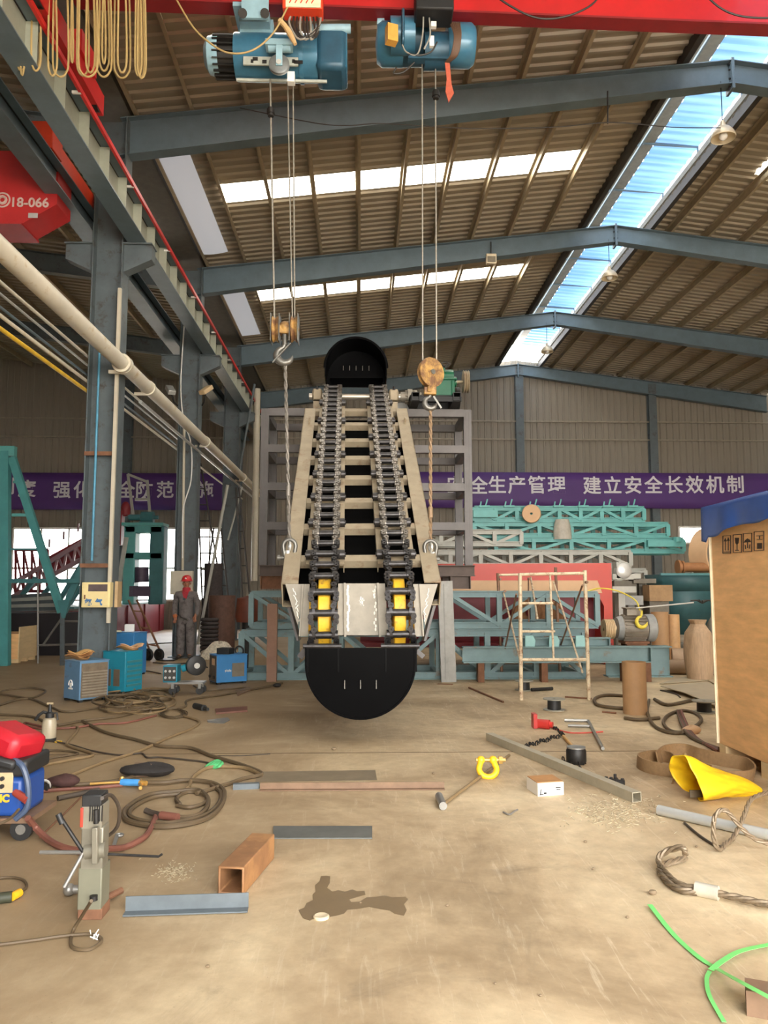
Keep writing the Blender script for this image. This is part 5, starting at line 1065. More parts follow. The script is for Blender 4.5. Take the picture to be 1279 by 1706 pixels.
# long square tube, round tube, chain block, coupling
a=G(815,1233);b=G(1061,1337); z=V(0,0,.036); m=MB(); m.rect_tube(a+z,b+z,.075,.07,.006); tag(m.build('square_tube',M('dull_square_tube',(172,164,142),.5,.2,.14,6)),'long pale square tube lying diagonally on the floor at right centre','tube')
a=G(1097,1358,.0);b=G(1330,1412,.0); z=V(0,0,.034); m=MB(); m.pipe(a+z,b+z,.033,.004,20); tag(m.build('round_tube',M('galvanised_tube',(196,198,194),.3,.5,.08)),'silver round tube lying in front of the yellow bag','tube')
t=thing('chain_hoist','dark round chain hoist body lying beside the long square tube','chain hoist',G(960,1276))
q=G(960,1272); m=MB(); m.lathe([(0,0),(.07,0),(.085,.02),(.085,.11),(.075,.13),(0,.135)],q,(0,0,1),22); m.build('hoist_body',DARK,t)
m=MB(); m.lathe([(0,.13),(.08,.13),(.08,.142),(0,.145)],q,(0,0,1),22); m.build('cover',GR,t)
for k in range(16): m=MB(); p=G(925+3.2*k,1270+6*math.sin(k*1.1)+ (4 if k%2 else 0),.012); m.torus(p,(1,.3,.4*(k%2)),.018,.006,10,5); m.build('chain_link',DARK,t)
t=thing('pipe_coupling','small dark ribbed pipe coupling lying right of the square tube','coupling',G(1022,1308))
a=G(1006,1301,.035);b=G(1040,1305,.035); m=MB(); m.rod(a,b,.024,12)
for u in (.1,.35,.6,.9): p=a.lerp(b,u); m.rod(p-(b-a)*.06,p+(b-a)*.06,.036,10)
m.build('coupling_body',DARK,t); m=MB(); p=a.lerp(b,.55); m.rod(p,p+V(0,0,.06),.012,8); m.build('nipple',DARK,t)
t=thing('bottle_jack','red jack lying on the floor with a chain beside it','jack',G(905,1212))
a=G(893,1205,.05);b=G(915,1207,.05); m=MB(); m.rod(a,b,.05,16); m.rod(b,b+(b-a)*.25,.03,10); m.build('jack_body',M('jack_red',(190,50,44),.4),t); m=MB(); m.box(a+V(-.02,0,.03),(.04,.12,.15)); m.build('jack_base',M('jack_red',(0,0,0)),t)
t=thing('lifting_chain','thin dark chain lying from the red jack to the long tube','chain',G(930,1225))
for k in range(34):
    u=k/33; px=920+ (938-920)*min(1,u*3) if u<.33 else 938-65*(u-.33)/.67; py=1210+14*min(1,u*3) if u<.33 else 1224+20*(u-.33)/.67
    m=MB(); m.torus(G(px,py+1.5*math.sin(k),.012),(1,.2*(k%3),.8*(k%2)),.02,.006,10,5); m.build('chain_link',DARK,t)
cable([(918,1212),(945,1220),(970,1221),(1004,1219)],.008,'thin red cord lying right of the red jack',M('red_cord',(190,80,66),.6),'red_string','string')
a=G(938,1226,.02);b=G(953,1243,.02); m=MB(); m.rod(a,b,.014,8); tag(m.build('wooden_stick',M('tan_wood',(204,160,100),.6)),'short tan wooden stick by the chain','stick')
m=MB(); m.tube([G(940,1200,.02),G(980,1201,.02),G(1004,1247,.02)],.017,8); m.tube([G(946,1209,.02),G(982,1210,.02)],.015,8); tag(m.build('bent_rod',GR),'bent grey rod lying behind the long square tube','rod')
def spool(px,py,r,lab,h=.13):
    q=G(px,py); t=thing('cable_spool',lab,'spool',q); P_=M('grey_spool',(150,146,132),.5)
    m=MB(); m.lathe([(.02,0),(r,0),(r,.012),(.02,.012)],q,(0,0,1),28,closed=True); m.build('flange',P_,t); m=MB(); m.lathe([(.02,h),(r,h),(r,h+.012),(.02,h+.012)],q,(0,0,1),28,closed=True); m.build('flange',P_,t)
    m=MB(); m.lathe([(.02,.012),(r*.62,.012),(r*.6,h),(.02,h)],q,(0,0,1),24); m.build('wound_wire',BLK,t)
spool(923,1183,.135,'open wire spool nearest the red jack'); spool(873,1150,.135,'wire spool between the legs of the white scaffold'); spool(1173,1187,.14,'wire spool near the left edge of the tall crate')
a=G(885,1149,.03);b=G(920,1147,.03); m=MB(); m.rod(a,b,.025,8); tag(m.build('tool_bar',DARK),'dark tool lying beside the spool under the white scaffold','tool')
for (p,q,l) in (((941,1161),(985,1164),'thin rod lying between the white scaffold feet'),((1003,1186),(1026,1188),'short dark rod lying left of the brown cylinder')): m=MB(); m.rod(G(*p,.01),G(*q,.01),.012,8); tag(m.build('floor_rod',RUST),l,'rod')
# hoses right
cable([(1052,1160),(1010,1158),(991,1164),(995,1174),(1022,1179),(1052,1180)],.022,'thick cable looping out left of the brown cylinder',RUB)
cable([(1195,1160),(1150,1167),(1112,1174),(1090,1165)],.022,'thick cable running from the brown cylinder towards the crate',RUB)
cable([(1081,1166),(1078,1185),(1086,1205),(1104,1217),(1131,1221),(1156,1211),(1168,1198),(1155,1187),(1133,1184),(1112,1192),(1105,1205),(1118,1218),(1142,1221)],.019,'coiled cable in front of the brown cylinder',RUB)
for k in range(4): cable([(1128+2*k,1184,.02*k),(1137+3*k,1212,.02),(1156+2*k,1231),(1196,1247+1.5*k)],.017,'brown cable of a bundle running under the crate, strand %s'%['lowest on the left','second from the left','third from the left','highest on the right'][k],REDH if k%2 else RUB)
cable([(1040,1196),(1065,1199),(1098,1196)],.02,'short cable piece at the foot of the brown cylinder',RUB)
m=MB(); c=G(1152,1222); m.surf(lambda u,v:V(c.x+.1*math.cos(2*PI*u)*math.sin(PI*v),c.y+.06*math.sin(2*PI*u)*math.sin(PI*v),.04+.04*math.cos(PI*v)*(1+.3*math.sin(9*u))),20,8,cu=True); tag(m.build('cable_rag',TANP),'pale rag tied round the cable bundle','rag')
flat([(1100,1144),(1180,1137),(1230,1165),(1195,1178),(1140,1155)],.012,'steel_sheet',M('pale_sheet',(186,172,146),.5,.2,.1,3),'pale steel sheet lying left of the crate',z=.05)
flat([(1098,1140),(1140,1128),(1205,1132),(1205,1150),(1180,1134)],.012,'steel_sheet',M('pale_sheet',(0,0,0)),'pale steel sheet lying farther back left of the crate',z=.01)
for k in range(9):
    x=1112+random.uniform(0,60); y=1112+random.uniform(0,18); cable([(x,y),(x+20,y-6+random.uniform(-4,4)),(x+38,y+random.uniform(-4,8)),(x+60,y-4)],.014,'dark cable scrap in the heap behind the pale sheets',RUBD).__setitem__('group','cable scraps behind the sheets')
cable([(1100,1150),(1125,1156),(1133,1162)],.01,'thin wire on the pale steel sheet',RUBD)
m=MB(); q=G(1088,1118); m.ball(q+V(0,0,.05),.06,12,(1.3,1,.8)); tag(m.build('red_dome',M('jack_red',(0,0,0))),'small red lump behind the brown cylinder','rag')  # small red dome, not a rag
# webbing sling and yellow bag
WEB=M('khaki_webbing',(146,116,80),.8,0,.15,30,bump=.2)
ribbon([G(1168,1303),G(1120,1296),G(1085,1290),G(1064,1282),G(1062,1274),G(1090,1268),G(1118,1272),G(1135,1285),G(1150,1292)],.1,.014,'webbing_sling',WEB,'khaki webbing sling looped on the floor behind the yellow bag','sling',lean=.1)
ribbon([G(1096,1274),G(1112,1262),G(1140,1260),G(1165,1268),G(1200,1276),G(1240,1284),G(1255,1298),G(1248,1306),G(1215,1308),G(1180,1300)],.11,.014,'webbing_sling',WEB,'second khaki webbing sling curving towards the crate skid','sling',lean=-.2)
ribbon([G(1118,1306),G(1128,1290),G(1155,1282),G(1190,1290)],.08,.014,'webbing_sling',WEB,'short khaki sling fold touching the mouth of the yellow bag','sling',lean=.3)
a=G(1139,1250,.02);b=G(1146,1268,.03); m=MB(); m.rod(b,a,.012,8); m.rod(a,a+(a-b)*.2,.024,6); tag(m.build('long_bolt',M('pale_bolt',(206,186,150),.4,.4)),'pale bolt standing up from the webbing sling','bolt')
YB2=M('yellow_bag',(232,192,30),.45,0,.1,12,bump=.35)
t=thing('yellow_bag','bright yellow cloth bag lying open mouthed on the floor','bag',G(1185,1338))
ax0=G(1150,1334); ax1=G(1268,1322)
def bag(u,v):
    c=ax0.lerp(ax1,v); wz=(.135*(1-v)**.75+.012)*(1+.05*math.sin(9*v+4*u)); wy=(.13*(1-v)**.5+.02)
    a=2*PI*u; crn=(1+.09*math.sin(3*a+2+6*v)+.05*math.sin(7*a+11*v)+.03*math.sin(13*a-17*v)*v)
    return V(c.x-.07*(1-v)*max(0,math.cos(a-.2))+ .1*(1-v)*(math.sin(a)*-.6),c.y+wy*math.cos(a)*crn,wz+.006+wz*math.sin(a)*crn)
m=MB(); m.surf(bag,72,40,cu=True); m.build('bag_cloth',YB2,t,solid=.006)
m=MB(); c=ax0.lerp(ax1,.12); m.box((c.x-.03,c.y-.03,.05),(.1,.01,.05)); m.build('care_label',M('label_dark',(84,72,50),.5),t)
# wire rope slings
WR=M('wire_rope',(124,108,86),.5,.3,.3,40)
o7=lambda q:[(880+x/3.206,1240+y/3.206)+tuple(r) for x,y,*r in q]
def wrope(pts,r,parent,name='rope_strand'):
    ps=smooth_path(pts,10); m=MB()
    L=0; N_=3
    for s_ in range(N_):
        out=[];L=0
        for i,p in enumerate(ps):
            if i: L+=(p-ps[i-1]).length
            tn=(ps[min(i+1,len(ps)-1)]-ps[max(i-1,0)]); d,x,y=frame(tn); a=L/r*.55+2*PI*s_/N_; out.append(p+(x*math.cos(a)+y*math.sin(a))*r*.5)
        m.tube(out,r*.56,6)
    return m.build(name,WR,parent)
t=thing('wire_rope_sling','heavy wire rope sling with an eye and pale ferrule, lying at right','sling',G(1180,1480))
W1=[G(x,y,.03+(r[0] if r else 0)) for x,y,*r in o7([(1400,880),(1250,850),(1130,822),(1010,796),(900,772),(800,745),(735,690),(700,640),(700,600,.03),(740,570,.06),(800,553,.09),(832,560,.09),(838,585,.06)])]
wrope(W1,.017,t); W2=[G(x,y,.02) for x,y in o7([(900,790),(820,780),(760,750),(715,700),(700,660),(730,640),(790,622),(840,605)])]; wrope(W2,.017,t)
a=G(*o7([(892,770)])[0],.03);b=G(*o7([(1015,797)])[0],.03); m=MB(); m.rod(a,b,.034,16); m.build('ferrule',M('alu_ferrule',(206,200,184),.4,.4),t)
t=thing('wire_rope_sling','wire rope loop arching over the silver round tube','sling',G(1198,1421))
Yw=4.45; pp=o7([(1330,250),(1240,268),(1185,300),(1155,370),(1125,440),(1085,510),(1050,560),(1025,580),(1000,540),(988,470),(992,400),(1015,360),(1050,352),(1090,390),(1140,450),(1200,500),(1290,535)])
pw=[]
for i,(x,y) in enumerate(pp):
    u=i/(len(pp)-1); Yd=5.1-.6*min(1,u*2.2) if u<.45 else 4.5+.05*(u-.45)
    p=P(x,y,Yd); pw.append(V(p.x,p.y,max(.02,p.z)))
wrope(pw,.014,t)
cable([(1140,1371),(1165,1392),(1190,1408),(1207,1412)],.008,'thin dark rope end lying by the silver tube',RUBD)
# green strap, tube corner
GS=M('green_strap',(116,206,112),.4,0,.05)
t=None
ribbon([G(1082,1507,.015),G(1120,1555,.004),G(1160,1592,.006),G(1192,1613,.012),G(1235,1637,.09),G(1300,1672,.1)],.024,.0015,'packing_strap',GS,'green packing strap running from the pebble to the square tube end','strap',flat=True)
ribbon([G(1184,1616,.016),G(1205,1600,.02),G(1235,1584,.02),G(1290,1572,.012)],.024,.0015,'packing_strap',GS,'shorter green strap curving off to the right edge','strap',flat=True)
ribbon([G(1182,1618,.01),G(1177,1632,.012),G(1182,1660,.008),G(1206,1703,.006)],.016,.0015,'packing_strap',GS,'green strap end curling down to the bottom edge','strap',flat=True)
a=G(1253,1686,.0);b=G(1330,1668,.0); z=V(0,0,.043); m=MB(); m.rect_tube(a+z+V(-.012,.02,0),a+z+V(.3,-.12,0),.1,.085,.008); tag(m.build('square_tube',GRB),'short grey brown square tube end at the bottom right corner','tube')
for k,(x,y,s_) in enumerate(((1087,1491,.018),(1045,1530,.008),(975,1404,.01),(988,1449,.008),(1160,1412,.008),(346,1612,.008),(600,1505,.006),(825,1640,.006),(556,1250,.02),(722,1290,.012),(900,1660,.006),(745,1510,.008))):
    m=MB(); q=G(x,y); m.ball(q+V(0,0,s_*.7),s_,8,(1.2,.9,.75)); o=tag(m.build('pebble',M('dirty_stone',(124,106,82),.8,0,.2)),'tiny stone or crumb lying loose on the bare concrete','pebble','crumbs on the floor')
m=MB(); rr=random.Random(3)
for k in range(420):
    x=rr.gauss(1020,38); y=rr.gauss(1352,13)
    if y<1322: continue
    q=G(x,y,.004); a=rr.uniform(0,PI); L=rr.uniform(.006,.018); m.bar(q-V(math.cos(a)*L,math.sin(a)*L,0),q+V(math.cos(a)*L,math.sin(a)*L,rr.uniform(0,.008)),.004,.003)
for k in range(160):
    x=rr.gauss(292,16); y=rr.gauss(1452,8); q=G(x,y,.003); a=rr.uniform(0,PI); L=rr.uniform(.003,.009); m.bar(q-V(math.cos(a)*L,math.sin(a)*L,0),q+V(math.cos(a)*L,math.sin(a)*L,.002),.003,.003)
tag(m.build('metal_shavings',M('shavings',(190,176,146),.5,.3,.3,60),smooth=0),'scattered metal shavings on the floor near the long tube end','shavings',None,'stuff')
cable([(838,1353),(848,1357),(856,1352),(862,1349)],.006,'curly metal shaving lying below the yellow shackle',GR,'wire_scrap','scrap')
# ---- white scaffold
SCW=M('scaffold_cream',(222,204,172),.5,.1,.12,8,rust=(150,110,80),ramt=.4,rscale=10); SCR=M('scaffold_rusty',(132,100,80),.6,.2,.25,10)
t=thing('scaffold_frame','rusty cream tube scaffold standing right of the machine','scaffold',G(905,1150))
yA=G(980,1166).y; yB=G(838,1131).y
def sc(p,Y,base=False):
    v=P(p[0],p[1],Y)
    if base: v.z=0
    return v
for p,q,Y,r,mt,b in (((866,955),(868,1165),yA,.027,SCW,1),((974,950),(981,1165),yA,.027,SCW,1),((866,957),(976,955),yA,.022,SCW,0),((868,1005),(921,1005),yA,.017,SCW,0),((868,1052),(924,1052),yA,.017,SCW,0),((868,1099),(979,1099),yA,.022,SCW,0),((916,958),(922,1099),yA,.015,SCW,0),((829,955),(836,1131),yB,.025,SCR,1),((925,945),(933,1131),yB,.025,SCR,1),((829,958),(925,956),yB,.02,SCW,0),((832,1085),(932,1086),yB,.018,SCR,0),((880,965),(881,1086),yB,.013,SCR,0)):
    m=MB(); m.rod(sc(p,Y),sc(q,Y,b),r,10); m.build('standard' if b else 'ledger',mt,t)
for a,b,mt in ((((838,985),yB),((865,1095),yA),SCW),(((860,990),yA),((838,1095),yB),SCR),(((922,970),yB),((970,1120),yA),SCW),(((970,975),yA),((930,1085),yB),SCR),(((884,962),yB),((895,1030),yA-.05),SCW)):
    m=MB(); m.rod(sc(*a),sc(*b),.014,8); m.build('cross_brace',mt,t)
for x,y in ((840,985),(832,965),(880,964),(975,970)): m=MB(); q=sc((x,y),yA if x>900 else yB); m.rod(q,q+V(0,-.08,0),.02,8); m.build('lock_pin',SCR,t)
# ================================================================ left side floor
def box_rot(name,c,w,d,h,rz,mat,parent,bevel=.006):
    m=MB(); m.box(V(c.x,c.y,c.z+h/2),(w,d,h),rz); return m.build(name,mat,parent,bevel=bevel)
WB=M('welder_blue',(92,128,158),.45,0,.12,4,rust=(90,84,76),ramt=.15); WT=M('welder_teal',(30,128,150),.42,0,.1,4); WB2=M('welder_bright_blue',(58,128,186),.42,0,.1,4); VENT=M('vent_dark',(60,58,54),.6,.1,.2,12); VB=M('vent_brown',(96,82,66),.7)
def welder(label,px,py,w,d,h,rz,mat,side,logo=True,Yo=None,z0=.03):
    q=G(px,py) if Yo is None else Yo; t=thing('welding_machine',label,'welder',V(q.x,q.y,0))
    R3=Matrix.Rotation(rz,3,'Z'); 
    def L(x,y,z): return V(q.x,q.y,0)+R3@V(x,y,z)
    m=MB(); m.box(L(0,0,z0+h/2),(w,d,h),rz); m.build('case',mat,t,bevel=.008)
    m=MB(); m.box(L(0,0,z0+h+.004),(w+.015,d+.015,.012),rz); m.build('lid',mat,t,bevel=.004)
    if side=='louver':
        m=MB(); m.box(L(w/2+.003,0,z0+h*.5),(.006,d*.9,h*.9),rz); o=m.build('side_panel',M('side_panel_tan',(112,98,80),.6,.1,.25,8),t)
        for k in range(9): m=MB(); m.box(L(w/2+.012,0,z0+h*(.12+.075*k)),(.02,d*.86,.018),rz); m.build('louver',M('louver_grey',(140,128,110),.5,.2),o)
    if side=='teal':
        for k in (-1,1): m=MB(); m.box(L(-.02+.08*k,-d/2-.003,z0+h*.35),(.11,.006,h*.42),rz); m.build('vent_grille',VB,t)
        for k in range(6): m=MB(); m.box(L(w/2+.006,0,z0+h*(.15+.12*k)),(.016,d*.8,.03),rz); m.build('louver',TEALD,t)
    if side=='front':
        m=MB(); m.box(L(-w/2-.003,0,z0+h*.5),(.006,d*.94,h*.94),rz); o=m.build('front_panel',M('grimy_panel',(96,86,74),.6,.1,.25,10),t)
        m=MB(); m.box(L(-w/2-.008,-.03,z0+h*.75),(.008,.12,.1),rz); m.build('panel_window',TANP,o)
        for k in (-1,1): m=MB(); m.rod(L(-w/2-.03,.1*k,z0+h*.2),L(-w/2,.1*k,z0+h*.2),.025,10); m.build('socket',DARK,o)
        m=MB(); m.box(L(w*.2,-d/2-.003,z0+h*.45),(w*.4,.006,h*.5),rz); m.build('vent_grille',M('vent_grey_tan',(120,112,98),.6),t)
    if logo:
        m=MB(); n=V(0,-1,0)
        if side=='louver':
            c=L(-.02,-d/2-.003,z0+h*.32); x_=R3@V(1,0,0); m.tube([c+x_*(.05*math.cos(a))+V(0,0,.07*math.sin(a)+.02) for a in [PI*k/10 for k in range(11)]],.008,5); m.box(c+V(0,0,-.02),(.1,.006,.02),rz); m.box(c+V(0,0,.025),(.04,.006,.06),rz)
        else:
            c=L(-w*.22,-d/2-.003,z0+h*.42)
            for k in range(5): m.box(c+R3@V(.022*k,0,.006*(k%2)),(.014,.006,.035-.004*(k%3)),rz)
        m.build('logo',WHITE,t)
    for sx in (-1,1):
        for sy in (-1,1): m=MB(); m.box(L(sx*w*.42,sy*d*.42,z0/2),(.05,.05,z0),rz); m.build('foot',BLK,t)
    return t,L
t,L1=welder('dusty blue welding machine with louvred side, nearest of the welders',130,1172,.40,.42,.5,-.72,WB,'louver',Yo=G(130,1171)+V(0,.28,0))
t,L2=welder('teal welding machine with two brown vents, behind the louvred one',196,1160,.42,.36,.56,-.45,WT,'teal',logo=False,Yo=G(194,1157)+V(0,.25,0))
t,L3=welder('bright blue welding machine, farthest back of the left group',196,1120,.52,.4,.7,-.3,WB2,'none',logo=False,Yo=V(G(200,1128).x,G(200,1128).y+.35,0))
t,L4=welder('blue welding machine with grimy front panel, standing alone beside the truss',372,1143,.50,.36,.42,.5,WB2,'front',Yo=G(375,1141)+V(0,.26,0))
def debris(L,n,z,mat,name,labels,seed,cat='scrap'):
    r_=random.Random(seed)
    for k in range(n):
        m=MB(); c=L(r_.uniform(-.12,.12),r_.uniform(-.12,.12),z+.022*k); m.surf(lambda u,v:c+V((u-.5)*.3,(v-.5)*.2,.03*math.sin(5*u+3*v+k)+.02*math.cos(7*v)),8,6); tag(m.build(name,mat[k%len(mat)],solid=.006),labels[k],cat)
debris(L1,3,.575,[BXB,M('leather_glove',(150,108,66),.7,0,.2,14),M('tan_wood',(0,0,0))],'leather_glove',['brown leather glove on top of the louvred blue welder, lowest','crumpled work glove on top of the louvred blue welder','tan glove topmost on the louvred blue welder'],4,'glove')
debris(L2,2,.625,[BXB,TANP],'cardboard_piece',['brown cardboard piece on the teal welder','pale cardboard piece topmost on the teal welder'],5,'cardboard')
m=MB(); m.box(L3(.05,-.02,.81),(.16,.12,.13),.2); tag(m.build('white_box',WHITE,bevel=.005),'small white box on top of the bright blue welder','box')
m=MB(); m.box(L3(-.2,-.12,.755),(.25,.2,.015),.4); tag(m.build('white_pad',M('cream_label',(0,0,0))),'flat pale pad on top of the bright blue welder','pad')
m=MB(); m.box(L4(-.05,.0,.505),(.22,.2,.1),-.3); tag(m.build('tool_tray',BLK,bevel=.01),'black tray on top of the lone blue welder','tray')
m=MB(); c=L4(.18,.0,.47); m.torus(c+V(0,0,.03),(0.3,1,.2),.07,.014,20,6); tag(m.build('cable_loop',BLK),'black cable loop on top of the lone blue welder','cable')
# wire feeder cart
t=thing('wire_feeder','wire feeder cart with a big black spool, standing right of the teal welder','wire feeder',G(300,1160)); q=G(298,1158)+V(0,.15,0)
m=MB(); m.box(q+V(.08,0,.16),(.5,.26,.025)); m.build('platform',GR,t)
for dx,dy in ((-.1,-.1),(.28,-.1),(-.1,.1),(.28,.1)):
    m=MB(); m.rod(q+V(dx,dy-.02,.055),q+V(dx,dy+.02,.055),.055,16); w_=m.build('caster_wheel',BLK,t); m=MB(); m.box(q+V(dx,dy,.12),(.04,.07,.07)); m.build('caster_fork',GR,w_)
m=MB(); m.box(q+V(-.14,0,.29),(.2,.24,.24)); m.build('feeder_body',WT,t,bevel=.01)
m=MB(); m.box(q+V(-.14,-.125,.29),(.17,.012,.2)); o=m.build('feeder_front',VENT,t)
for k in range(6): m=MB(); m.rod(q+V(-.2+.06*(k%3),-.14,.24+.09*(k//3)),q+V(-.2+.06*(k%3),-.125,.24+.09*(k//3)),.018,10); m.build('roller_knob',SILVER,o)
m=MB(); m.rod(q+V(.0,0,.35),q+V(.14,0,.4),.05,12); m.build('spool_arm',WT,t)
m=MB(); ax=V(.5,-1,0).normalized(); c=q+V(.2,-.02,.4); m.lathe([(.04,-.05),(.12,-.05),(.14,-.04),(.14,.04),(.12,.05),(.04,.05)],c,ax,30); o=m.build('wire_spool',BLK,t); m=MB(); m.rod(c+ax*.05,c+ax*.075,.04,14); m.build('spool_hub',SILVER,o)
# sprayer bottle
t=thing('pump_sprayer','clear pump sprayer bottle with black head, on the floor at left','sprayer',G(77,1237)); q=G(77,1236)+V(0,.06,0)
m=MB(); m.lathe([(0,0),(.062,0),(.068,.02),(.068,.17),(.058,.21),(.03,.23),(0,.23)],q,(0,0,1),28); m.build('bottle',M('cloudy_plastic',(176,164,140),.3,0,.1),t)
m=MB(); m.lathe([(0,.001),(.0675,.001),(.0695,.02),(.0695,.03),(0,.03)],q,(0,0,1),28); m.build('bottle_base',BLK,t)
m=MB(); m.lathe([(.035,.22),(.04,.22),(.04,.27),(.02,.28),(.012,.36),(.0,.36)],q,(0,0,1),18); m.tube([q+V(0,0,.26),q+V(-.06,-.01,.28),q+V(-.1,-.02,.25),q+V(-.13,-.02,.2)],.016,8); m.tube([q+V(.02,0,.26),q+V(.07,0,.27),q+V(.08,0,.2)],.01,8); m.build('spray_head',BLK,t)
m=MB(); m.rod(q+V(-.03,0,.36),q+V(.03,0,.36),.012,8); m.build('pump_handle',M('pale_bolt',(0,0,0)),t)
m=MB(); q=G(97,1237); m.torus(q+V(0,0,.008),(0,0,1),.03,.006,16,5); tag(m.build('small_ring',YELPIPE),'small brass ring beside the pump sprayer','ring')
# welder trolley at the left edge
t=thing('welder_trolley','blue welder on a wheeled trolley with red cover, cut by the left edge','welder',G(20,1405)); q=G(22,1400)+V(0,.12,0)
m=MB(); m.box(q+V(-.2,.05,.12),(.62,.4,.03)); m.build('trolley_deck',GRB,t)
m=MB(); m.rod(q+V(.045,-.13,.065),q+V(.045,-.09,.065),.065,20); o=m.build('wheel',BLK,t); m=MB(); m.rod(q+V(.045,-.135,.065),q+V(.045,-.13,.065),.03,12); m.build('wheel_hub',GR,o)
m=MB(); m.box(q+V(.045,-.06,.1),(.05,.04,.05)); m.build('wheel_fork',DARK,t)
m=MB(); m.box(q+V(-.2,.04,.25),(.5,.34,.23)); m.build('welder_body',M('deep_blue_panel',(34,74,146),.4,0,.1),t,bevel=.03)
m=MB(); m.box(q+V(-.16,-.135,.34),(.3,.012,.12)); o=m.build('control_panel',M('beige_panel',(196,172,132),.5),t,bevel=.004)
for k in range(4): m=MB(); m.rod(q+V(-.12+.05*(k%2),-.155,.32+.045*(k//2)),q+V(-.12+.05*(k%2),-.14,.32+.045*(k//2)),.013,10); m.build('knob',BLK,o)
mb=text_mb('NIC',.06,.003,.002); place(mb,q+V(-.08,-.135,.245),(1,0,0),(0,0,1)); mb.build('lettering',YELPIPE,t,smooth=0)
m=MB(); m.box(q+V(-.2,.04,.42),(.54,.36,.1)); m.build('top_case',BLK,t,bevel=.02)
m=MB(); m.tube(smooth_path([q+V(.02,-.15,.13),q+V(.085,-.15,.2),q+V(.085,-.15,.33),q+V(.04,-.14,.44),q+V(-.05,-.1,.47)],5),.018,8); m.build('handle_tube',M('slate_handle',(70,84,108),.4),t)
m=MB(); m.box(q+V(-.1,.03,.555),(.3,.3,.17),M3=Matrix.Rotation(.35,3,'Y')@Matrix.Rotation(-.3,3,'Z')); m.build('red_cover',M('red_cover',(178,26,40),.45,0,.1),t,bevel=.05); m=MB(); m.box(q+V(-.12,-.02,.47),(.26,.3,.06),M3=Matrix.Rotation(.25,3,'Y')); m.build('cover_base',BLK,t,bevel=.02)
m=MB(); m.rod(q+V(.0,-.12,.28),q+V(.09,-.16,.24),.024,10); m.build('cable_plug',M('plug_red',(150,60,48),.5),t)
cable([(46,1363,.12),(60,1380,.04),(82,1400),(106,1412),(137,1419)],.02,'thick hose from the trolley welder to the magnetic drill',REDH,'welding_hose','hose')
cable([(0,1372,.2),(15,1365,.22),(32,1348,.28)],.008,'thin cable hanging across the blue trolley welder',RUB)
# magnetic drill
t=thing('magnetic_drill','upright magnetic drill with silver body and spoke handles, standing in the left foreground','drill',G(156,1536)); q=G(156,1530)+V(0,.04,0); sx=q.y/FPX
def D(px,py,dy=0): return P(px,py,q.y+dy)
ALU=M('drill_alu',(132,127,112),.4,.4,.12,8); GRN2=M('drill_grey_green',(118,116,98),.45,.1,.1,6)
def dbox(name,x0,x1,ya,yb,dep,mat,dy=0,bev=.006):
    a=D(x0,ya,dy);b=D(x1,yb,dy); m=MB(); m.box(((a.x+b.x)/2,q.y+dy+dep/2-.06,(a.z+b.z)/2),(abs(b.x-a.x),dep,abs(a.z-b.z))); return m.build(name,mat,t,bevel=bev)
a=D(137,1506);b=D(176,1536); m=MB(); m.box(((a.x+b.x)/2,q.y,(a.z)/2),(b.x-a.x,.12,a.z)); m.build('magnet_base',RUST,t,bevel=.004)
dbox('base_housing',138,175,1438,1508,.12,GRN2); dbox('slide_column',143,177,1372,1442,.09,ALU); o=dbox('motor_housing',143,176,1336,1376,.11,M('drill_silver',(140,134,118),.4,.3)); dbox('motor_cap',144,176,1319,1340,.1,M('dark_plastic',(0,0,0)))
dbox('side_strip',141.5,145,1340,1372,.1,M('drill_red',(176,60,44),.5),dy=-.005,bev=.002)
for k in range(6): m=MB(); m.box(D(150+4*k,1355,-.062),(.004,.008,.07)); m.build('vent_rib',DARK,o)
m=MB(); m.rod(D(160,1349,-.07),D(160,1372,-.07),.012,10); m.build('spindle',DARK,t)
m=MB(); m.bar(D(159,1378,-.09),D(159,1438,-.09),.026,.03,(0,1,0)); m.build('feed_rack',ALU,t,bevel=.003)
c=D(150,1418,-.05); m=MB(); m.rod(D(143,1418,-.05),D(177,1415,-.05),.035,14); m.build('feed_hub',ALU,t)
for (x,y,dy) in ((97,1356,-.06),(107,1478,-.1),(67,1420,-.02)): m=MB(); m.rod(D(139,1420,-.06),D(x,y,dy),.009,10); m.build('spoke_handle',DARK if y<1400 else GR,t)
m=MB(); m.tube([D(178,1423,0),D(264,1427,0),D(270,1423,0)],.006,6); m.build('long_rod',DARK,t)
m=MB(); m.rod(D(97,1356,-.06),D(104,1372,-.06),.014,10); m.build('handle_grip',BLK,t)
m=MB(); m.rod(D(156,1492,-.075),D(156,1500,-.075),.018,10); m.build('cable_gland',DARK,t)
cable([(170,1330,.56),(185,1325,.5),(198,1345,.42),(196,1375,.32),(178,1393,.26),(150,1393,.26),(136,1410,.2)],.009,'dark cable arching from the drill top round to its hub',RUBD)
cable([(178,1414,.05),(205,1412),(225,1404),(245,1390),(257,1366),(259,1360)],.018,'hose from the magnetic drill to the coiled cables',REDH,'welding_hose','hose')
cable([(-10,1575),(53,1567),(109,1559),(155,1557),(169,1567),(151,1581),(128,1581),(118,1572),(122,1550),(137,1525,.08),(152,1501,.2)],.0075,'thin brown cord from the drill, looped on the floor and leaving left',RUB,'looped_cable','cable')
m=MB(); r_=random.Random(2)
for k in range(7): p=G(157+r_.uniform(-6,6),1562+r_.uniform(-6,4),.012); m.rod(p,p+V(r_.uniform(-.03,.03),r_.uniform(-.02,.02),.02),.0025,5)
tag(m.build('frayed_tape',WHITE),'frayed white tape ends on the looped brown cord','tape')
t=thing('extension_plug','yellow and dark green plug on a cord at the left edge','plug',G(15,1497))
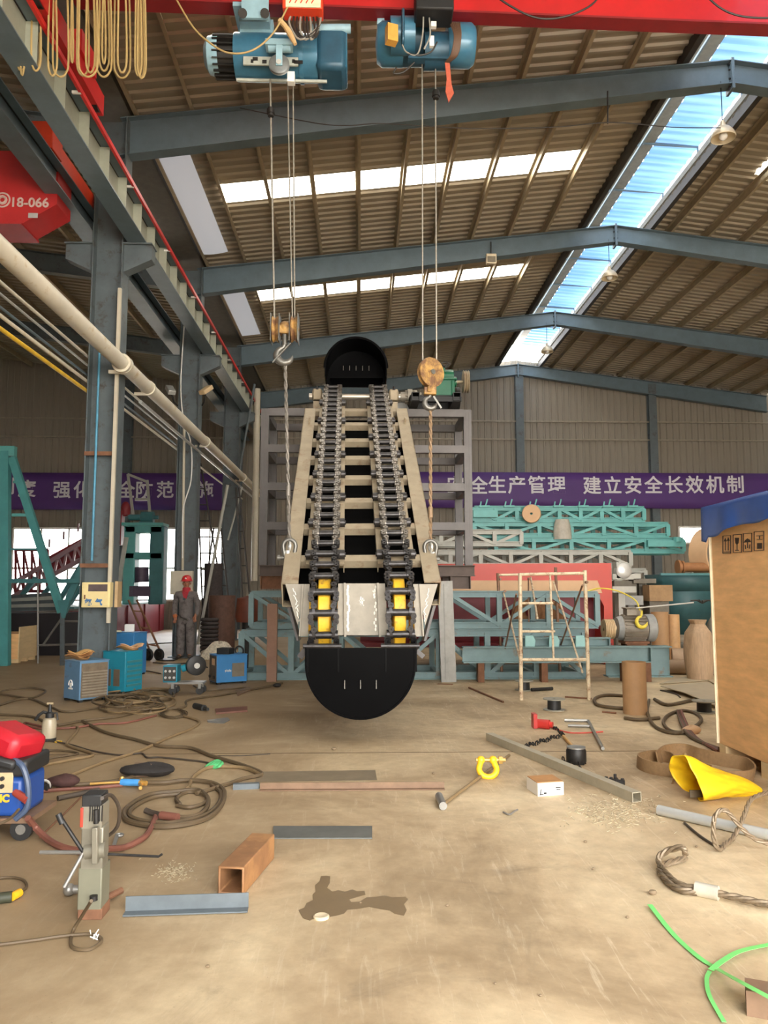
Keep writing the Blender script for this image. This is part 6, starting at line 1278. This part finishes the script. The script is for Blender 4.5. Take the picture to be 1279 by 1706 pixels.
a=G(-6,1497,.025);b=G(20,1494,.025);c=G(33,1487,.025); m=MB(); m.rod(a,b,.026,12); m.build('plug_body',M('dark_green_rubber',(50,52,36),.6),t); m=MB(); m.rod(b,c,.02,12); m.build('plug_collar',M('plug_yellow',(224,166,30),.45),t)
m=MB(); m.tube(smooth_path([G(33,1486,.015),G(44,1478,.008),G(40,1467,.008),G(20,1462,.008),G(-10,1464,.008)],6),.007,6); m.build('cord',RUB,t)
a=G(115,1482,.03);b=G(136,1481,.03); m=MB(); m.rod(a,b,.02,10); m.ball(a,.03,10); tag(m.build('grease_fitting',GR),'small steel fitting left of the drill base','fitting')
a=G(170,1499,.02);b=G(203,1483,.03); m=MB(); m.rod(a,b,.016,8); tag(m.build('short_pipe',RUST),'short rusty pipe right of the drill base','pipe')
t=thing('spanner','open ended spanner lying right of the drill','spanner',G(192,1400)); a=G(190,1408,.012);b=G(195,1392,.02); m=MB(); m.bar(a,b,.02,.01); m.build('spanner_shaft',GR,t); m=MB(); m.torus(b+V(.01,.01,0),(0,0,1),.02,.008,14,6,0,PI*1.5); m.build('spanner_jaw',GR,t)
a=G(96,1330,.02);b=G(165,1316,.02); m=MB(); m.rod(a,b,.018,10); tag(m.build('loose_rod',RUBD),'dark rod lying behind the magnetic drill','rod')
a=G(66,1395,.01);b=G(135,1328,.01); m=MB(); m.rod(a,b,.006,6); tag(m.build('thin_rod',RUST),'thin rusty rod lying between trolley and drill','rod')
# torch, gloves, green rag
t=thing('gas_torch','brass gas torch with blue handle lying among the hoses','torch',G(215,1306))
a=G(202,1303,.035);b=G(232,1304,.035); m=MB(); m.rod(a,b,.026,12); m.build('blue_handle',M('torch_blue',(70,140,200),.4),t); m=MB(); m.rod(G(150,1306,.03),a,.01,8); m.rod(b,G(244,1305,.035),.018,10); m.rod(G(234,1300,.03),G(234,1313,.03),.014,8); m.ball(G(203,1297,.04),.02,8); m.build('brass_valve',M('brass',(214,168,92),.35,.6),t)
cable([(244,1304),(275,1304),(310,1300),(352,1304),(373,1318),(366,1345),(338,1366),(281,1377),(232,1373),(208,1363),(212,1345),(246,1325),(292,1319),(331,1317),(347,1334),(334,1356),(303,1362),(270,1356)],.017,'thick brown hose coiled on the floor right of the drill',RUB,'welding_hose','hose')
cable([(352,1308),(368,1322),(358,1346),(330,1362),(281,1371),(236,1367),(216,1358),(222,1345),(256,1328),(300,1323)],.015,'inner turn of hose within the coil right of the drill',RUB,'welding_hose','hose')
cable([(294,1342),(317,1345),(340,1338),(345,1328),(330,1320),(310,1320),(294,1330),(300,1340)],.014,'small loop of hose at the heart of the coil',RUB,'welding_hose','hose')
t=thing('electrode_holder','brown electrode holder lying inside the hose coil','welding tool',G(270,1358)); m=MB(); m.tube(smooth_path([G(242,1350,.04),G(252,1354,.03),G(268,1358,.03)],4),.02,8); m.build('holder_jaw',RUBD,t); m=MB(); m.rod(G(268,1358,.03),G(296,1362,.03),.026,12); m.build('holder_grip',REDH,t)
m=MB(); m.surf(lambda u,v:G(245,1293)+V(.22*math.cos(2*PI*u)*math.sin(PI*v),.12*math.sin(2*PI*u)*math.sin(PI*v),.05+.05*math.cos(PI*v)*(1+.25*math.sin(11*u+4*v))),26,10,cu=True); tag(m.build('black_bag',M('black_cloth',(36,32,30),.8,0,.3,20,bump=.4)),'black crumpled cloth bag lying behind the blue torch','bag')
m=MB(); c=G(238,1282,.05); m.box(c,(.14,.12,.09),.2); tag(m.build('wood_block',GRB,bevel=.004),'small grey brown block behind the black cloth bag','block')
m=MB(); m.surf(lambda u,v:G(104,1311)+V(.13*math.cos(2*PI*u)*math.sin(PI*v),.07*math.sin(2*PI*u)*math.sin(PI*v),.045+.045*math.cos(PI*v)*(1+.2*math.sin(9*u))),22,10,cu=True); tag(m.build('dark_muff',M('dark_maroon_cloth',(70,44,40),.85,0,.3,20,bump=.4)),'dark maroon cloth bundle beside the trolley','cloth')
t=thing('cutting_tool','silver headed hand tool left of the torch','tool',G(75,1313)); m=MB(); m.rod(G(62,1312,.03),G(82,1312,.035),.03,12); m.build('tool_body',BLK,t); m=MB(); m.torus(G(74,1308,.05),(0,1,.3),.04,.01,16,6); m.build('tool_guard',SILVER,t)
m=MB()
for k in range(5): m.tube(smooth_path([G(342+4*k,1279,.01),G(350+4*k,1272+k,.03),G(362+2*k,1267+k,.035),G(370,1271+k,.02)],4),.012,6)
tag(m.build('green_glove',M('green_glove',(84,178,112),.6)),'green glove lying on the floor beside the hoses','glove')
cable([(137,1201),(176,1220),(225,1232),(267,1243),(317,1246),(352,1259),(405,1275),(436,1289),(405,1297),(380,1306),(327,1322)],.016,'long hose sweeping to a sharp bend at the left end of the angle iron',RUB,'welding_hose','hose')
cable([(436,1291),(405,1279),(352,1278),(324,1292),(313,1313)],.015,'hose turning back above the coil',RUBL,'welding_hose','hose')
cable([(306,1193),(331,1201),(324,1211),(281,1229),(229,1252),(169,1271),(116,1292),(81,1303),(63,1285),(70,1276),(116,1266),(155,1257),(116,1243),(113,1236),(130,1215),(120,1209)],.014,'tan hose crossing the floor diagonally in a long S',RUBL,'welding_hose','hose')
cable([(-10,1178),(28,1166),(56,1162),(76,1151),(49,1146),(14,1149),(0,1153)],.014,'cable loop left of the louvred welder',RUB)
cable([(-10,1190),(53,1194),(91,1208),(137,1201),(197,1194),(246,1183),(306,1178),(314,1166),(373,1157),(450,1143),(470,1138)],.015,'long cable running from the left edge past the welders to the truss',RUB)
cable([(-10,1155),(25,1160),(57,1166),(85,1178),(112,1186),(158,1180),(195,1174),(230,1170)],.014,'cable passing just in front of the louvred welder',RUB)
cable([(86,1214),(60,1208),(42,1204),(45,1210),(76,1214),(125,1212),(165,1206),(210,1204),(260,1192)],.012,'reddish hose running right from the pump sprayer',REDH,'welding_hose','hose')
cable([(30,1243),(70,1234),(115,1240),(150,1250),(200,1258),(235,1255),(245,1262),(270,1262),(330,1268),(352,1272)],.008,'thin cable winding from the trolley to the green glove',RUBD)
cable([(10,1262),(60,1253),(95,1250),(130,1255),(90,1262),(60,1266)],.01,'cable loop behind the red trolley cover',RUB)
cable([(53,1309),(100,1308),(150,1306),(200,1300),(225,1292)],.016,'hose from the dark muff to the black cloth bag',RUB,'welding_hose','hose')
cable([(30,1322),(95,1316),(160,1312),(205,1308)],.013,'hose running just below the brass torch tube',REDH,'welding_hose','hose')
cable([(350,1259),(400,1259),(450,1256)],.004,'thin wire lying along the floor joint',RUBD)
cable([(212,1128),(240,1118),(268,1122)],.012,'cable from the blue welder to the feeder cart',RUB)
cable([(300,1085),(330,1092),(355,1086),(400,1080)],.012,'cable on the floor behind the lone blue welder',RUBD); cable([(225,1075),(262,1072),(300,1070),(335,1068)],.014,'dark cable passing behind the feet of the person',RUBD)
cable([(255,1104),(290,1106),(330,1104),(345,1112)],.014,'cable passing behind the wire feeder',RUBD); cable([(410,1145),(380,1148),(340,1150),(322,1142)],.012,'cable in front of the lone blue welder',RUB)
for k in range(16):
    r_=random.Random(50+k); x=215+r_.uniform(-20,45); y=1166+r_.uniform(-12,14); a=r_.uniform(0,6); pts=[]
    for i in range(7): pts.append((x+ (18+10*r_.random())*math.cos(a+i*1.0)*(1+.2*i),y+7*math.sin(a+i*1.0)*(1+.15*i),.012*(k%4)))
    o=cable(pts,.009+.004*r_.random(),'tangled cable in the heap between the teal welder and the wire feeder',RUB if k%3 else RUBL); o['group']='cable tangle by the welders'
for k in range(10):
    r_=random.Random(90+k); x=288; y=1188; pts=[]
    a=r_.uniform(0,6)
    for i in range(9): pts.append((x+ (14+12*r_.random())*math.cos(a+i*.9),y+(5+4*r_.random())*math.sin(a+i*.9),.004*(k%5)))
    o=cable(pts,.004,'thin wire of the wire nest on the floor before the feeder cart',RUB); o['group']='wire nest before the feeder'
a=G(325,1176,.03);b=G(340,1180,.03); m=MB(); m.rod(a,b,.04,12); m.rod(b,b+(b-a)*.4,.02,10); tag(m.build('angle_grinder',M('dark_plastic',(0,0,0))),'small dark power tool lying right of the wire nest','tool')
flat([(392,1152),(415,1146),(420,1150),(396,1160)],.02,'steel_offcut',GRB,'small grey offcut behind the red brown one'); m=MB(); m.rod(G(-5,1212,.08),G(30,1212,.08),.09,14); tag(m.build('paper_sack',M('dirty_sack',(126,106,78),.8,0,.3,14,bump=.4)),'dirty rolled sack at the left edge by the sprayer','sack')
a=G(52,1288,.02); m=MB(); m.box(a,(.16,.05,.03),.3); tag(m.build('flat_file',BLK),'dark flat tool lying right of the red cover','tool')
q=G(458,1145)+V(.03,-.0,0); m=MB(); m.ball(q+V(0,0,.03),.05,10,(1.3,.8,.7)); tag(m.build('dark_lump',DARK),'dark lump at the foot of the brown upright channel','scrap')
# ================================================================ the person
import bmesh
def skin(name,verts,edges,mat,parent,root=0,sub=2):
    me=bpy.data.meshes.new(name); bm=bmesh.new(); lay=bm.verts.layers.skin.verify(); vs=[]
    for i,(x,y,z,r,*r2) in enumerate(verts):
        v=bm.verts.new((x,y,z)); v[lay].radius=(r,r2[0] if r2 else r); v[lay].use_root=(i==root); vs.append(v)
    for a,b in edges: bm.edges.new((vs[a],vs[b]))
    bm.to_mesh(me); bm.free(); me.materials.append(mat); o=bpy.data.objects.new(name,me); C.objects.link(o); o.parent=parent
    o.modifiers.new('skin','SKIN').use_smooth_shade=True; s=o.modifiers.new('sub','SUBSURF'); s.levels=sub; s.render_levels=sub
    dg=bpy.context.evaluated_depsgraph_get(); bpy.context.view_layer.update(); ev=o.evaluated_get(dg); m2=bpy.data.meshes.new_from_object(ev); o.modifiers.clear(); o.data=m2
    m2.polygons.foreach_set('use_smooth',[True]*len(m2.polygons)); 
    if not m2.materials: m2.materials.append(mat)
    return o
pg=G(308,1097)
per=thing('person','person in grey work clothes and red helmet, standing facing the camera','person',pg)
SKIN_=M('skin_tone',(170,116,88),.55,0,.06); WORK=M('work_grey',(112,106,104),.8,0,.25,7,rust=(78,72,70),ramt=.4,rscale=9); HELM=M('helmet_red',(214,40,44),.3,0,.04,coat=.4); BOOT=M('boot_brown',(74,60,48),.7); NECK=M('neck_red',(176,40,52),.7)
vb=[(0,0,.92,.09,.065),(0,0,1.1,.1,.07),(0,-.01,1.3,.12,.07),(0,0,1.41,.1,.07),(0,-.01,1.48,.052),(0,-.02,1.545,.062),(0,-.025,1.60,.078,.09),(0,-.015,1.66,.078,.09),(0,-.015,1.705,.045)]
eb=[(i,i+1) for i in range(8)]
for s,hx_,hy_,hz in ((-1,-.2,-.13,.86),(1,.22,-.1,.88)):
    b=len(vb); vb+=[(s*.17,0,1.38,.06),(s*.235,.02,1.13,.045),(hx_*1.05,hy_*.6,.97,.034),(hx_,hy_,hz+.03,.036,.02),(hx_*.97,hy_-.02,hz-.03,.032,.016)]; eb+=[(3,b),(b,b+1),(b+1,b+2),(b+2,b+3),(b+3,b+4)]
    h=b+4
    for k in range(4):
        c=len(vb); px_=hx_+(-.027+.018*k); L_=(.05,.06,.055,.045)[k]; vb+=[(px_,hy_-.03,hz-.05,.0095),(px_,hy_-.045,hz-.05-L_*.6,.009),(px_*.995,hy_-.035,hz-.05-L_,.008)]; eb+=[(h,c),(c,c+1),(c+1,c+2)]
    c=len(vb); vb+=[(hx_-s*.035,hy_-.03,hz+.0,.011),(hx_-s*.05,hy_-.05,hz-.035,.0095)]; eb+=[(b+3,c),(c,c+1)]
    b=len(vb); vb+=[(s*.09,0,.82,.085),(s*.1,-.01,.48,.06),(s*.1,.02,.1,.042),(s*.11,-.1,.045,.04)]; eb+=[(0,b),(b,b+1),(b+1,b+2),(b+2,b+3)]
body=skin('body',vb,eb,SKIN_,per)
m=MB(); m.ball((0,-.118,1.6),.013,8,(1,1.2,1.5)); 
o=m.build('nose',SKIN_,per,local=True)
for s in (-1,1): m=MB(); m.ball((s*.032,-.1,1.625),.009,8,(1.5,.6,.8)); m.build('eye',BLK,per,local=True); m=MB(); m.ball((s*.083,-.01,1.6),.022,8,(.5,.9,1.4)); m.build('ear',SKIN_,per,local=True)
m=MB(); m.ball((0,-.107,1.565),.02,8,(1.2,.35,.3)); m.build('mouth',M('lip',(120,66,58),.6),per,local=True)
vj=[(0,0,.69,.165,.125),(0,0,1.05,.165,.12),(0,-.01,1.22,.172,.12),(0,0,1.37,.16,.1),(0,-.005,1.44,.075,.075)]; ej=[(0,1),(1,2),(2,3),(3,4)]
for s,hx_,hy_,hz in ((-1,-.2,-.13,.86),(1,.22,-.1,.88)):
    b=len(vj); vj+=[(s*.185,0,1.37,.082),(s*.25,.02,1.13,.066),(hx_*1.06,hy_*.8,.90,.052)]; ej+=[(3,b),(b,b+1),(b+1,b+2)]
jk=skin('jacket',vj,ej,WORK,per)
m=MB(); m.box((-.06,-.125,1.24),(.09,.02,.1)); m.build('chest_pocket',WORK,jk,local=True,bevel=.006); m=MB(); m.box((-.02,-.13,1.27),(.05,.012,.05)); m.build('badge',M('badge_dark',(58,68,70),.6),jk,local=True)
vt=[(0,0,1.0,.15,.11)]; et=[]
for s in (-1,1): b=len(vt); vt+=[(s*.088,0,.78,.112),(s*.1,-.01,.48,.1),(s*.108,.01,.03,.095)]; et+=[(0,b),(b,b+1),(b+1,b+2)]
skin('trousers',vt,et,WORK,per)
for s in (-1,1): skin('boot',[(s*.105,.035,.06,.05),(s*.11,-.05,.05,.05,.045),(s*.12,-.15,.042,.045,.038)],[(0,1),(1,2)],BOOT,per,sub=1)
m=MB(); m.lathe([(.062,1.40),(.09,1.42),(.085,1.5),(.07,1.52),(.058,1.5)],(0,-.01,0),(0,0,1),20); m.prism([(-.07,-.13,1.42),(.07,-.13,1.42),(.03,-.135,1.28),(-.02,-.135,1.26)],(0,.02,0)); m.build('neck_scarf',NECK,per,local=True)
m=MB(); m.lathe([(.112,1.655),(.135,1.652),(.137,1.66),(.113,1.668),(.108,1.70),(.085,1.755),(.045,1.78),(0,1.787)],(0,-.015,0),(0,0,1),30); m.surf(lambda u,v:V(.1*math.cos(PI*(1+u)),-.015+(-.1-.05*v)*abs(math.sin(PI*u))**.8,1.658-.012*v),14,4); m.bar((0,-.11,1.71),(0,.09,1.71),.03,.13); h=m.build('helmet',HELM,per,local=True)
m=MB(); m.ball((0,-.122,1.71),.018,8,(1,.3,1)); m.build('helmet_badge',WHITE,h,local=True)
for s,hx_,hy_,hz in ((-1,-.2,-.13,.86),): m=MB(); m.rod((hx_*1.04,hy_*.85,.93),(hx_*1.0,hy_*1.0,.87),.052,14,r2=.04); m.build('glove_cuff',M('orange_cuff',(196,110,60),.7),per,local=True)
